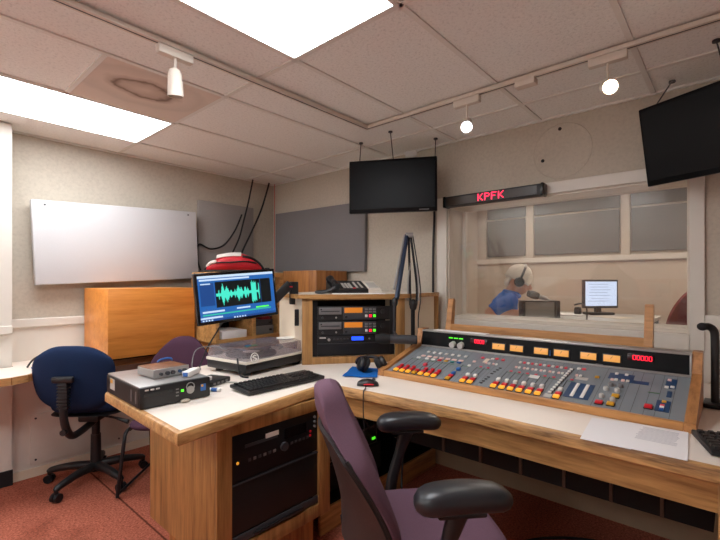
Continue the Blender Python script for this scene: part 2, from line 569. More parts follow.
jb.span((WX2 - .05, WY1 - .045, WZ0 + .02), (WX2 - .02, WY1 - .012, WZ1 - .012), .003)
obj('jamb_lining', jb, 'grey_trim', win)
def pane(x0, x1, y0, y1, z0, z1):
    m_ = Matrix(((1, 0, 0, 0), (0, 0, 1, 0), (0, 1, 0, 0), (0, 0, 0, 1)))
    return MB().prism([(x0, z0), (x0 + .006, z0), (x1 + .006, z1), (x1, z1)], y0, y1, m_)
obj('front_pane', pane(XW + .115, XW + .012, WY0 + .012, WY1 - .012, WZ0 + .02, WZ1 - .012), 'glass', win, flat=True)
obj('back_pane', pane(WX2 - .042, WX2 - .075, WY0 + .012, WY1 - .04, WZ0 + .027, WZ1 - .012), 'glass', win, flat=True)
# wainscot on the left: boxed white cable chase, panel, cap rail
struct('baseboard_left', MB().span((0.60, 3.625, 0), (2.6, 3.64, .06)), 'cream_laminate')
lw = MB()
lw.span((.597, 3.64, 0), (2.86, YW, .735))
lw.span((.597, YW - .012, .735), (2.86, YW, 1.02))
lw.span((.597, YW - .03, 1.02), (2.86, YW, 1.082), .006)
struct('trim_2', lw, 'white_trim')
# white pilaster at the left edge
pl = MB()
pl.span((XB, 3.60, 0), (.597, YW, CZ))
pl.span((XB, 3.575, 1.00), (.597, 3.60, 1.055), .005)
struct('trim_3', pl, 'white_trim')
struct('trim_4', MB().span((XB, 3.588, 0), (.60, 3.60, .10)), 'black_rubber')
# wainscot on the window wall
rw = MB()
rw.span((XW - .012, YB, 0), (XW, 1.66, WZ0 - .085)); rw.span((XW - .012, YB, WZ0 - .085), (XW, WY0 - .063, 1.10))
rw.span((XW - .03, YB, 1.10), (XW, WY0 - .064, 1.174), .006)
rw.span((XW - .012, 1.72, 0), (XW, YW - .02, 1.06)); rw.span((XW - .03, 1.73, 1.06), (XW, YW - .03, 1.12), .006)
struct('trim_5', rw, 'white_trim')

# ---- the room beyond the glass
struct('floor_far', MB().span((WX2, -1.6, FZ - .1), (FX + .1, 3.2, FZ)), 'carpet')
struct('ceiling_far', MB().span((WX2, -1.6, CZ + .008), (FX + .1, 3.2, CZ + .1)), 'tile')
struct('wall_far', MB().span((FX, -1.6, FZ), (FX + .1, 3.2, CZ)), 'wall_paint')
struct('wall_far_left', MB().span((WX2, 2.72, FZ), (FX, 2.82, CZ)), 'wall_paint')
struct('wall_far_right', MB().span((WX2, -1.6, FZ), (FX, -1.5, CZ)), 'wall_paint')
fr = MB()
fr.span((FX - .035, -1.5, 1.585), (FX, 2.72, 1.645), .005)
struct('trim_6', fr, 'white_trim')
fr = MB()
for y in (2.62, 1.987, .925, -.137, -1.2):
    fr.span((FX - .03, y - .045, 1.645), (FX, y + .045, CZ - .02), .004)
struct('trim_7', fr, 'wall_paint')
for k, (a, b) in enumerate(((2.575, 2.032), (1.942, .97), (.88, -.092))):
    p = thing('acoustic_panel', ['grey fabric panel above the rail of the far booth wall, behind the person',
                                 'wide grey fabric panel in the middle of the far booth wall above the rail',
                                 'grey fabric panel on the far booth wall above the maroon chair'][k], 'panel', (FX - .03, (a + b) / 2, 1.68), 0, 'grey panels on the booth wall')
    obj('fabric_face', MB().span((FX - .035, b + .015, 1.68), (FX - .001, a - .015, 2.165), .006), 'booth_panel', p, w=True)
    obj('top_strip', MB().span((FX - .03, b + .01, 2.19), (FX - .001, a - .01, 2.33), .006), 'booth_panel', p, w=True)

# ================================================================ CEILING FIXTURES
def troffer(x0, x1, y0, y1, label, mat='tube_light', z=CZ, group='ceiling troffers'):
    t = thing('ceiling_light', label, 'light', ((x0 + x1) / 2, (y0 + y1) / 2, z), 0, group)
    f = MB()
    e = .018
    f.span((x0, y0, z - .002), (x1, y0 + e, z + .01)); f.span((x0, y1 - e, z - .002), (x1, y1, z + .01))
    f.span((x0, y0 + e, z - .002), (x0 + e, y1 - e, z + .01)); f.span((x1 - e, y0 + e, z - .002), (x1, y1 - e, z + .01))
    obj('frame', f, 'tbar', t, w=True)
    obj('diffuser', MB().span((x0 + e, y0 + e, z + .001), (x1 - e, y1 - e, z + .006)), mat, t, w=True, flat=True)
troffer(GX0 - 1.22, GX0, GY0 + 2.44, GY0 + 3.05, 'lit fluorescent ceiling panel nearest the left wall beside the stained tile')
troffer(GX0 - 1.22, GX0, GY0 + .61, GY0 + 1.22, 'lit fluorescent ceiling panel at the top middle, inside the track bend')
troffer(GX0 - 3.66, GX0 - 2.44, GY0 + .61, GY0 + 1.22, 'unseen fill light panel added behind the viewpoint in the middle')  # out of view, added to raise the overall brightness of the room
troffer(GX0 - 3.66, GX0 - 2.44, GY0 + 2.44, GY0 + 3.05, 'unseen fill light panel added behind the viewpoint on the left')  # second unseen panel, added for more fill and bounce
for y in (1.6, -.2):
    troffer(4.0, 5.2, y - .3, y + .3, 'ceiling panel lighting the %s part of the booth' % ('left' if y > 1 else 'right'), 'booth_light', CZ, 'booth ceiling panels')
t = thing('ceiling_tile', 'square ceiling tile with a brown ring-shaped water stain', 'ceiling tile', (GX0 - .305, GY0 + 2.135, CZ))
obj('tile_face', MB().box((0, 0, .004), (.585, .585, .008)), 'stained', t, flat=True)

# track lighting: one L of rail, its heads
TX, TY = 2.178, 1.853
t = thing('light_track', 'L-shaped white lighting track on the ceiling', 'track', (TX, TY, CZ))
r = MB(); r.span((XB + .6, TY - .018, CZ - .022), (TX + .018, TY + .018, CZ - .001), .003)
obj('rail', r, 'grey_trim', t, w=True)
r = MB(); r.span((TX - .018, -1.4, CZ - .022), (TX + .018, TY - .018, CZ - .001), .003)
obj('rail', r, 'grey_trim', t, w=True)
g = MB(); g.span((XB + .6, TY - .004, CZ - .0225), (TX, TY + .004, CZ - .0215)); g.span((TX - .004, -1.4, CZ - .0225), (TX + .004, TY, CZ - .0215))
obj('slot', g, 'dark_grey', t, w=True)
jbx = MB(); jbx.span((TX - .026, .745, CZ - .055), (TX + .026, .845, CZ - .0235), .004)
tag(obj('feed_box', jbx, 'grey_trim'), 'small white power feed box clipped to the ceiling track', 'feed box')

def track_head(x, y, along, aim, lit, label):
    t = thing('track_spotlight', label, 'spotlight', (x, y, CZ - .0225), 0, 'track spotlights')
    d = (.155, .036) if along == 'x' else (.036, .155)
    obj('adapter', MB().box((0, 0, -.02), (d[0], d[1], .038), .004), 'grey_trim', t)
    obj('stem', MB().cyl((0, 0, -.038), (0, 0, -.115), .006), 'grey_trim', t)
    a = Vector(aim).normalized()
    q = T(0, 0, -.145) @ a.to_track_quat('Z', 'Y').to_matrix().to_4x4()
    prof = [(.008, -.062), (.022, -.055), (.029, -.035), (.031, 0), (.033, .05), (.034, .058), (.030, .058), (.028, .035), (.001, .033)]
    h = obj('lamp_housing', MB().lathe(prof, q), 'grey_trim', t)
    if lit:
        obj('bulb', MB().lathe([(.001, .034), (.024, .034), (.027, .044), (.022, .054), (.012, .058), (.001, .059)], q), lit, h)
        ld = bpy.data.lights.new('spot_beam', 'SPOT'); ld.energy = SPOT_W; ld.spot_size = math.radians(75); ld.spot_blend = .7
        ld.shadow_soft_size = .03; ld.color = (1, .95, .86)
        lo = bpy.data.objects.new('spot_beam', ld); COL.objects.link(lo); lo.parent = t
        lo.location = Vector((0, 0, -.145)) + a * .075
        lo.rotation_euler = a.to_track_quat('-Z', 'Y').to_euler()
    else:
        obj('lens', MB().lathe([(.001, .034), (.026, .034), (.026, .037), (.001, .037)], q), 'light_grey', h)
track_head(.872, TY, 'x', (.1, .12, -1), None, 'unlit white spotlight on the track left of the big ceiling panel')
track_head(TX, 1.122, 'y', (-.75, -.35, -.55), 'bulb_cool', 'lit track spotlight nearest the bend in the track, above the sign')
track_head(TX, .43, 'y', (-.85, -.35, -.38), 'bulb', 'brightest lit spotlight on the right of the track near the wall screen')

# ================================================================ WALL THINGS
def placed_panel(name, label, x0, x1, z0, z1, th, mat, rz_wall='left', tilt=0, off=0.0):
    if rz_wall == 'left':
        t = thing(name, label, 'panel', ((x0 + x1) / 2, YW - off, (z0 + z1) / 2))
        mm = Matrix.Rotation(tilt, 4, 'Y')
        obj('fabric_face', MB().box((0, -th / 2, 0), (x1 - x0, th, z1 - z0), .008, mm), mat, t)
    else:
        t = thing(name, label, 'panel', (XW - off, (x0 + x1) / 2, (z0 + z1) / 2))
        mm = Matrix.Rotation(tilt, 4, 'X')
        obj('fabric_face', MB().box((-th / 2, 0, 0), (th, x1 - x0, z1 - z0), .008, mm), mat, t)
    return t
wp = placed_panel('acoustic_panel', 'large white fabric acoustic panel hung tilted on the left wall', .728, 1.945, 1.347, 1.952, .05, 'white_panel', tilt=math.radians(-2.6), off=.05)
mm = Matrix.Rotation(math.radians(-2.6), 4, 'Y')
obj('standoff', MB().box((0, .022, .1), (.9, .05, .03), 0, mm), 'light_grey', wp)
for px in (-.53, .53):
    obj('pin', MB().cyl((px, -.05, .27), (px, -.056, .27), .006, m=mm), 'dark_grey', wp)
placed_panel('acoustic_panel', 'mid-grey fabric panel in the left wall corner behind the hanging cables', 1.99, 2.60, 1.35, 2.11, .03, 'mid_panel', off=.0)
placed_panel('acoustic_panel', 'dark grey fabric panel on the window wall left of the hanging screen', 2.434, 3.70, 1.44, 2.06, .04, 'grey_panel', 'right', math.radians(0.8), .002)
# old round cover on the wall beside the right screen
t = thing('speaker_cover', 'faint round fabric disc with two dark holes high on the window wall', 'speaker cover', (XW, .821, 2.173))
q = T(0, 0, 0) @ Matrix.Rotation(-PI / 2, 4, 'Y')
obj('disc', MB().lathe([(.001, 0), (.172, 0), (.176, .003), (.172, .005), (.166, .003), (.001, .003)], q, 48), 'wall_fabric', t)
for (y, z) in ((.833, 2.315), (.938, 2.131)):
    obj('hole', MB().cyl((XW - .0035, y, z), (XW - .0055, y, z), .011), 'black_matte', t, w=True)
# loose cables in the corner
def cable(name, pts, r, label, mat='wire_black', cat='cable', group=None):
    return tag(obj(name, MB().tube(pts, r), mat), label, cat, group)
cable('cable', [(2.547, 3.70, 2.386), (2.50, 3.71, 2.15), (2.45, 3.72, 1.95), (2.40, 3.72, 1.78), (2.30, 3.70, 1.60), (2.22, 3.65, 1.47)], .008, 'black cable dropping straight from the ceiling corner to the red bag')
cable('cable', [(2.75, 3.70, 2.386), (2.66, 3.71, 2.1), (2.54, 3.715, 1.85), (2.43, 3.70, 1.66), (2.33, 3.65, 1.50)], .009, 'black cable hanging from the ceiling at the very corner')
cable('cable', [(2.44, 3.735, 2.02), (2.36, 3.735, 1.85), (2.24, 3.735, 1.70), (2.10, 3.735, 1.655), (1.98, 3.735, 1.69), (1.965, 3.73, 1.55), (1.99, 3.72, 1.45)], .008, 'black cable looping across the grey corner panel to the white panel')
cable('wire', [(XW - .045, 3.705, 2.386), (XW - .047, 3.703, 1.9), (XW - .046, 3.705, 1.45)], .003, 'thin red wire running down the wall corner beside the dark grey panel', 'red_wire', 'wire')
cable('cable', [(XW - .03, 1.745, 2.2), (XW - .02, 1.742, 1.9), (XW - .02, 1.752, 1.6), (XW - .034, 1.745, 1.3), (XW - .04, 1.74, 1.08), (XW - .03, 1.73, .84)], .009, 'black power cable running down the wall from the hanging screen')
t = thing('outlet_plate', 'white outlet plate on the wall beside the black cable', 'outlet', (XW, 1.80, 1.165))
obj('plate', MB().box((-.004, 0, 0), (.008, .075, .115), .003), 'white_plastic', t)
obj('socket', MB().box((-.009, 0, .02), (.003, .03, .025), .001), 'light_grey', t)
obj('socket', MB().box((-.009, 0, -.02), (.003, .03, .025), .001), 'light_grey', t)

def hanging_tv(loc, yaw, tilt, w, h, label, rods, cap=True):
    """screen faces local -Y"""
    t = thing('wall_screen', label, 'screen', loc, yaw, 'screens hung from the ceiling')
    mm = Matrix.Rotation(tilt, 4, 'X')
    obj('casing', MB().box((0, .022, 0), (w, .044, h), .006, mm), 'screen_black', t)
    obj('display', MB().box((0, -.001, .006), (w - .03, .003, h - .045), 0, mm), 'screen_black', t)
    if cap:
        obj('maker_mark', MB().box((w * .36, -.002, -h / 2 + .012), (.07, .002, .006), 0, mm), 'mid_grey', t)
    obj('back_housing', MB().box((0, .06, -.01), (w * .6, .045, h * .55), .012, mm), 'black_plastic', t)
    inv = (T(*loc) @ rotz(yaw)).inverted()
    for (x, y) in rods:
        p = inv @ Vector((x, y, CZ))
        q = mm @ Vector((p.x, .04 if p.y > -.05 else .02, h / 2))
        obj('hanger_rod', MB().cyl((p.x, p.y, p.z), (q.x, q.y, q.z), .0032, n=8), 'dark_grey', t)
        obj('ceiling_flange', MB().cyl((p.x, p.y, p.z - .008), (p.x, p.y, p.z + .001), .015, n=12), 'dark_grey', t)
    return t
a = math.atan2(1.575 - 2.14, 2.61 - 2.31)
tv = hanging_tv((2.46, 1.857, 2.04), a, 0, .64, .385, 'black flat screen hung from the ceiling left of the red-lettered sign', [(2.418, 2.117), (2.70, 1.64), (2.366, 1.80)])
obj('cable_box', MB().box((.13, .07, .235), (.085, .03, .045), .004), 'light_grey', tv)
a = math.atan2(-.903, -.427)
hanging_tv((2.50, .045, 2.04), a, math.radians(11), .70, .40, 'black flat screen hung at the right edge above the window', [(2.74, .245), (2.40, .06)])

# LED message sign with dot-matrix letters
t = thing('led_sign', 'long black LED sign with red letters above the studio window', 'sign', (2.80, 1.265, 1.93))
obj('housing', MB().span((2.775, .915, 1.894), (2.845, 1.614, 1.969), .006), 'black_plastic', t, w=True)
obj('display_window', MB().span((2.7725, .945, 1.904), (2.776, 1.585, 1.958)), plain('sign_window', (52, 44, 38), .3), t, w=True)
for y in (.912, 1.612):
    obj('end_cap', MB().span((2.768, y - .01, 1.890), (2.848, y + .012, 1.973), .008), 'black_gloss', t, w=True)
obj('bracket', MB().span((2.845, 1.0, 1.91), (2.852, 1.5, 1.95)), 'black_metal', t, w=True)
GLY = {'K': ['10001', '10010', '10100', '11000', '10100', '10010', '10001'],
       'P': ['11110', '10001', '10001', '11110', '10000', '10000', '10000'],
       'F': ['11111', '10000', '10000', '11110', '10000', '10000', '10000']}
px = .0078
for k, ch in enumerate('KPFK'):
    g = MB()
    y0 = 1.343 - k * px * 6.3
    for rI, row in enumerate(GLY[ch]):
        for cI, bit in enumerate(row):
            if bit == '1':
                y = y0 - cI * px; z = 1.954 - rI * px * .92
                g.box((2.7715, y, z), (.002, px * .88, px * .84))
    obj('letter', g, 'sign_led', t, w=True, flat=True)

# small access panel under the wall desk
t = thing('access_panel', 'white screwed access panel in the low wall behind the blue chair', 'access panel', (1.0, 3.64, .26))
obj('panel', MB().span((.70, 3.628, .085), (1.29, 3.64, .43), .003), 'white_trim', t, w=True)
for x, z in ((.73, .115), (.73, .40), (1.26, .115), (1.26, .40)):
    obj('screw', MB().cyl((x, 3.628, z), (x, 3.625, z), .007, n=10), 'dark_grey', t, w=True)

# ================================================================ WALL DESK ON THE LEFT
t = thing('wall_desk', 'white-topped wall desk with an oak edge along the left wall', 'desk', (1.2, 3.45, 0))
wd = [(-.6, 3.16), (.52, 3.18), (.60, 3.205), (.68, 3.285), (.80, 3.33), (2.32, 3.33), (2.32, 3.775), (.60, 3.775), (.60, 3.57), (-.6, 3.57)]
obj('top', MB().prism(wd, .752, .785), 'white_laminate', t, w=True, flat=True)
eb = MB()
front = wd[:6]
for (p, q) in zip(front[:-1], front[1:]):
    d = Vector((q[0] - p[0], q[1] - p[1])).normalized(); n = Vector((d.y, -d.x)) * .018
    eb.prism([p, q, (q[0] + n.x, q[1] + n.y), (p[0] + n.x, p[1] + n.y)], .742, .7855)
obj('oak_edge', eb, 'oak_edge_x', t, w=True)
# things on the wall desk
t = thing('speaker_cabinet', 'big orange wooden cabinet on the wall desk under the white panel', 'cabinet', (1.365, 3.5, .785))
obj('body', MB().span((1.054, 3.235, .805), (1.681, 3.74, 1.297), .004), 'orange_wood', t, w=True)
obj('plinth', MB().span((1.10, 3.31, .785), (1.66, 3.74, .806)), 'black_matte', t, w=True)
cable('cable', [(1.05, 3.66, .84), (.95, 3.64, .862), (.82, 3.60, .865), (.70, 3.50, .835), (.645, 3.42, .795)], .006, 'dark cable arching over the wall desk left of the orange cabinet')
t = thing('pen', 'blue pen lying on the wall desk', 'pen', (.73, 3.40, .785))
obj('barrel', MB().cyl((-.07, .0, .006), (.07, -.02, .006), .005), 'blue_plastic', t)
obj('tip', MB().cyl((.07, -.02, .006), (.085, -.022, .006), .004, .001), 'white_plastic', t)

# shelf cabinet that carries the red bag
t = thing('shelf_cabinet', 'oak open shelf cabinet full of gear behind the waveform monitor', 'cabinet', (2.0, 3.1, .785))
c = MB()
X0, X1, Y0, Y1 = 1.70, 2.345, 2.95, 3.32
c.span((X0, Y0, 1.385), (X1, Y1, 1.42), .003); c.span((X0, Y0, .87), (X1, Y1, .90), .003)
c.span((X0, Y0, .90), (X0 + .03, Y1, 1.385)); c.span((X1 - .04, Y0, .90), (X1, Y1, 1.385)); c.span((2.03, Y0, .90), (2.06, Y1, 1.385))
c.span((X0 + .03, Y0 + .01, 1.12), (X1 - .04, Y1 - .02, 1.145))
obj('carcass', c, 'oak_x', t, w=True)
obj('back_board', MB().span((X0 + .03, Y1 - .015, .90), (X1 - .04, Y1, 1.385)), 'black_matte', t, w=True)
obj('foot', MB().span((X0 + .02, Y0 + .08, .0), (X0 + .07, Y1 - .02, .87)), 'brown_wood', t, w=True)
obj('foot', MB().span((X1 - .07, Y0 + .08, .0), (X1 - .02, Y1 - .02, .87)), 'brown_wood', t, w=True)
for k, (x, z, ww, hh, mt, lb) in enumerate(((2.08, .902, .19, .07, 'mid_grey', 'grey equipment box at the bottom of the oak shelf cabinet'),
                                    (2.09, .973, .17, .05, 'dark_grey', 'dark equipment box stacked on the grey one in the shelf cabinet'),
                                    (2.15, 1.0245, .10, .05, 'maroon', 'small maroon box on top of the stack in the shelf cabinet'))):
    u = thing('equipment_box', lb, 'equipment', (x + ww / 2, 3.1, z))
    obj('case', MB().box((0, 0, hh / 2), (ww, .22, hh), .004), mt, u)
    obj('front_knob', MB().cyl((ww * .3, -.11, hh / 2), (ww * .3, -.122, hh / 2), .010), 'black_plastic', u)
t = thing('paper_stack', 'stack of white paper on the left shelf below the waveform monitor', 'paper', (1.87, 3.1, .9))
obj('sheets', MB().box((0, 0, .03), (.22, .28, .06), .002), 'paper', t)

# red bag
t = thing('duffel_bag', 'red sports bag with a white patch on top of the oak shelf cabinet', 'bag', (1.98, 3.11, 1.42), -.60)
def bag_ring(x, hw, h, n=20):
    return [(x, hw * math.copysign(abs(math.cos(a)) ** .75, math.cos(a)), h * .48 + h * .5 * math.copysign(abs(math.sin(a)) ** .8, math.sin(a))) for a in [2 * PI * k / n for k in range(n)]]
rings = [bag_ring(x, hw, h) for x, hw, h in ((-.235, .03, .03), (-.225, .08, .055), (-.18, .115, .095), (-.11, .13, .145), (-.03, .13, .165), (.05, .13, .162), (.12, .125, .135), (.17, .11, .095), (.20, .09, .06), (.215, .03, .03))]
obj('body', MB().loft(rings), 'red_nylon', t)
def patch(u, v):
    x = -.15 + u * .19; a = .55 + v * .75
    hw, h = .131, .125 + .04 * math.sin(min(1, (x + .2) / .2) * PI / 2)
    n = Vector((0, -math.cos(a) * 1.0, math.sin(a)))
    return (x, -hw * abs(math.cos(a)) ** .75 * (1 if math.cos(a) > 0 else -1), h * .49 + h * .5 * math.sin(a) ** .8), n
obj('white_patch', MB().sheet(patch, 10, 8, .004), 'white_nylon', t)
obj('white_trim', MB().tube([(-.222, -.05, .05), (-.19, -.105, .075), (-.15, -.125, .085)], .014), 'white_nylon', t)
obj('zip', MB().tube([(-.225, -.06, .055), (-.15, -.126, .075), (-.03, -.137, .08), (.08, -.136, .088), (.16, -.118, .075)], .006), 'black_plastic', t)
obj('strap', MB().tube([(.05, -.11, .128), (.12, -.10, .115), (.18, -.08, .075), (.225, -.06, .02), (.25, -.02, .012)], .012), 'black_plastic', t)
obj('strap', MB().tube([(-.22, -.03, .04), (-.25, -.08, .012), (-.2, -.14, .010), (-.05, -.16, .010), (.1, -.155, .011), (.2, -.11, .012)], .009), 'black_plastic', t)
obj('buckle', MB().box((.25, .0, .022), (.04, .03, .04), .006), 'black_plastic', t)

# second speaker cabinet by the corner
t = thing('speaker_cabinet', 'brown wooden cabinet in the room corner behind the telephone', 'cabinet', (2.64, 2.77, .82))
obj('body', MB().span((2.45, 2.645, .82), (2.83, 3.09, 1.44), .004), 'brown_wood', t, w=True)
obj('plinth', MB().span((2.47, 2.66, .0), (2.83, 3.07, .82)), 'black_matte', t, w=True)

# ================================================================ MAIN DESK
DZ = .82
outer = [(.72, 2.25), (.69, 1.45), (1.461, 1.565), (1.505, 1.545), (1.528, 1.505), (1.585, .79), (1.57, .03), (1.57, -.45)]
back = [(2.853, -.45), (2.853, 2.60), (1.95, 2.58), (1.02, 2.45)]
def offset_path(pts, d):
    out = []
    P = [Vector(p) for p in pts]
    for i in range(len(P)):
        n = Vector((0, 0)); k = 0
        ns = []
        if i > 0:
            e = (P[i] - P[i - 1]).normalized(); ns.append(Vector((-e.y, e.x)))
        if i < len(P) - 1:
            e = (P[i + 1] - P[i]).normalized(); ns.append(Vector((-e.y, e.x)))
        if len(ns) == 2:
            m = (ns[0] + ns[1]).normalized(); k = d / max(.35, m.dot(ns[0]))
        else:
            m = ns[0]; k = d
        out.append(P[i] + m * k)
    return out
t = thing('worktop', 'long white L-shaped studio worktop with a thick oak edge', 'worktop', (1.9, 1.2, 0))
inner = offset_path(outer, .020)
obj('laminate_top', MB().prism([tuple(p) for p in inner] + back, DZ - .04, DZ), 'white_laminate', t, w=True, flat=True)
def edge_strip(path, mat):
    eb = MB(); prof = [(.0215, DZ - .046), (.004, DZ - .046), (.0, DZ - .041), (.0, DZ - .010), (.004, DZ - .002), (.010, DZ + .0008), (.0215, DZ + .0008)]
    rings = []
    paths = [offset_path(path, d) for d, z in prof]
    for i in range(len(path)):
        rings.append([(paths[k][i].x, paths[k][i].y, prof[k][1]) for k in range(len(prof))])
    eb.loft(rings)
    return obj('oak_edge', eb, mat, t, w=True)
edge_strip(outer[:4], 'oak_edge_x')
edge_strip(outer[3:], 'oak_edge')
ap = offset_path(outer, .045); ap2 = offset_path(outer, .065)
am = MB()
for i in range(3, 7):
    p, q, q2, p2 = ap[i], ap[i + 1], ap2[i + 1], ap2[i]
    am.prism([tuple(p), tuple(q), tuple(q2), tuple(p2)], .675, DZ - .041)
obj('apron', am, 'oak_y', t, w=True)
obj('leg_panel', MB().span((1.60, -.02, 0), (2.5, .036, .772), .003), 'oak_desk', t, w=True)
obj('back_leg', MB().span((2.40, 2.50, 0), (2.45, 2.56, .778)), 'brown_wood', t, w=True)
obj('knee_panel', MB().span((2.74, .05, 0), (2.765, 1.68, .775)), 'knee_board', t, w=True)
# hung cable trough under the worktop
t = thing('cable_trough', 'black cable trough hung under the worktop behind the apron', 'cable trough', (2.2, .9, .45))
tm = MB(); tm.span((2.10, .06, .395), (2.12, 1.50, .70)); tm.span((2.12, .06, .395), (2.4, 1.50, .41)); tm.span((2.38, .06, .41), (2.40, 1.50, .775))
obj('trough', tm, 'black_matte', t, w=True)
for y in (1.22, 1.0, .79, .59, .40, .22):
    obj('bracket', MB().span((2.085, y - .006, .400), (2.0995, y + .006, .775)), 'bracket_brown', t, w=True)
cable('cable', [(2.02, 1.22, .70), (2.03, 1.17, .545), (2.03, 1.09, .515), (2.03, 1.02, .56), (2.02, .98, .70)], .008, 'blue looped cable hanging in front of the cable trough', 'navy')

# rack cabinet that carries the wing
t = thing('rack_cabinet', 'oak rack cabinet with black gear under the left wing of the worktop', 'cabinet', (1.2, 1.84, 0))
CX0, CX1, CY0, CY1, CB, CT = .887, 1.511, 1.53, 2.15, .195, .772
obj('end_panel', MB().span((CX0, CY0 + .02, CB), (CX0 + .02, CY1, CT), .002), 'oak_desk', t, w=True)
obj('inner_panel', MB().span((CX1 - .02, CY0 + .02, CB), (CX1, CY1, CT), .002), 'cream_laminate', t, w=True)
f = MB()
f.span((CX0, CY0, CB), (CX0 + .068, CY0 + .02, CT), .002); f.span((CX1 - .076, CY0, CB), (CX1, CY0 + .02, CT), .002)
f.span((CX0 + .068, CY0, .718), (CX1 - .076, CY0 + .02, CT), .002); f.span((CX0 + .068, CY0, CB), (CX1 - .076, CY0 + .02, .258), .002)
obj('face_frame', f, 'oak_desk', t, w=True)
f = MB(); f.span((CX0 + .02, CY1 - .015, CB), (CX1 - .02, CY1, CT)); f.span((CX0 + .02, CY0 + .02, CB), (CX1 - .02, CY1 - .015, CB + .02))
obj('inside', f, 'black_matte', t, w=True)
obj('toe_base', MB().span((.96, 1.60, 0), (1.46, 2.10, CB)), 'brown_wood', t, w=True)

def rack_unit(label, name, x0, x1, z0, z1, y, mat='black_metal', depth=.30):
    u = thing(name, label, 'rack unit', ((x0 + x1) / 2, y, z0))
    obj('front_panel', MB().span((x0, y - .006, z0), (x1, y, z1), .0015), mat, u, w=True)
    obj('chassis', MB().span((x0 + .02, y, z0 + .004), (x1 - .02, y + depth, z1 - .004)), 'black_matte', u, w=True)
    return u
RX0, RX1, RY = .957, 1.433, 1.546
u = rack_unit('black disc recorder with rows of buttons at the top of the oak rack cabinet', 'disc_recorder', RX0, RX1, .520, .714, RY)
y = RY - .0065
obj('disc_slot', MB().span((1.02, y - .002, .650), (1.19, y, .664)), 'dark_grey', u, w=True)
obj('label_plate', MB().span((1.125, y - .003, .662), (1.195, y, .682)), 'white_plastic', u, w=True)
obj('display', MB().span((1.23, y - .002, .63), (1.36, y, .675)), 'black_gloss', u, w=True)
obj('jog_dial', MB().cyl((1.225, y, .60), (1.225, y - .012, .60), .020), 'dark_grey', u, w=True)
for k in range(6):
    obj('button', MB().span((1.035 + .026 * k, y - .003, .588), (1.050 + .026 * k, y, .601), .001), 'mid_grey' if k % 2 else 'dark_grey', u, w=True)
for k in range(5):
    obj('button', MB().span((1.265 + .024 * k, y - .003, .595), (1.279 + .024 * k, y, .607), .001), 'dark_grey', u, w=True)
for k in range(3):
    obj('knob', MB().cyl((1.412, y, .688 - .022 * k), (1.412, y - .008, .688 - .022 * k), .006, n=10), 'mid_grey', u, w=True)
for (x, z, mt) in ((.985, .598, 'button_lit'), (1.385, .625, 'red_plastic'), (1.385, .605, 'red_plastic')):
    obj('indicator', MB().cyl((x, y, z), (x, y - .003, z), .006, n=10), mt, u, w=True)
u = rack_unit('plain black blanking panel below the disc recorder in the oak rack cabinet', 'blanking_panel', RX0, RX1, .302, .516, RY, 'black_plastic')
obj('top_lip', MB().span((RX0, RY - .011, .508), (RX1, RY - .0062, .514)), 'dark_grey', u, w=True)
u = rack_unit('grey-lipped rack drawer at the foot of the oak rack cabinet', 'rack_unit', RX0, RX1, .262, .298, RY - .004, 'dark_grey')
obj('pull', MB().span((RX0 + .1, RY - .022, .275), (RX1 - .1, RY - .0101, .285), .003), 'black_plastic', u, w=True)

# corner base with gear beneath the corner of the worktop
t = thing('corner_shelving', 'low open base with black gear under the worktop corner', 'cabinet', (2.0, 1.8, 0))
cb = MB(); cb.span((1.55, 1.64, 0), (2.70, 1.66, .13), .002)
obj('kick_board', cb, 'oak_x', t, w=True)
cb = MB(); cb.span((1.55, 1.66, .11), (2.70, 2.3, .13)); cb.span((1.55, 2.28, .13), (2.70, 2.30, .76)); cb.span((2.68, 1.66, .13), (2.70, 2.28, .76))
obj('shelf', cb, 'black_matte', t, w=True)
for k, (x0, x1, z0, z1, mt, lb) in enumerate(((1.62, 2.20, .131, .30, 'black_metal', 'black server case on the floor shelf under the worktop corner'),
                                         (1.66, 2.16, .302, .42, 'mid_grey', 'grey unit with a green light under the worktop corner'))):
    u = thing('server_case', lb, 'equipment', ((x0 + x1) / 2, 1.9, z0))
    obj('case', MB().span((x0, 1.75, z0), (x1, 2.15, z1), .004), mt, u, w=True)
    obj('front_bezel', MB().span((x0 + .02, 1.742, z0 + .012), (x1 - .02, 1.7505, z1 - .012)), 'black_plastic', u, w=True)
    if k == 1:
        obj('power_light', MB().span((2.095, 1.737, .335), (2.125, 1.7421, .349)), 'green_led', u, w=True)
for k in range(4):
    x = 1.75 + .16 * k
    cable('cable', [(x, 1.70, .70), (x + .04, 1.66, .5), (x + .12, 1.67, .40), (x + .16, 1.70, .55), (x + .20, 1.72, .74)], .006,
          ['leftmost black patch cable looping under the worktop corner', 'second black patch cable looping under the worktop corner', 'third black patch cable looping under the worktop corner', 'rightmost black patch cable looping under the worktop corner'][k], group='patch cables under the corner')
cable('cable', [(2.05, .9, .008), (2.3, .75, .008), (2.45, .55, .008), (2.5, .3, .008), (2.6, .1, .008)], .007, 'black cable lying on the carpet under the worktop')
cable('cable', [(2.2, 1.53, .42), (2.1, 1.50, .3), (2.02, 1.45, .12), (2.06, 1.40, .012), (2.12, 1.34, .008)], .006, 'black cable hanging from the end of the trough to the carpet')

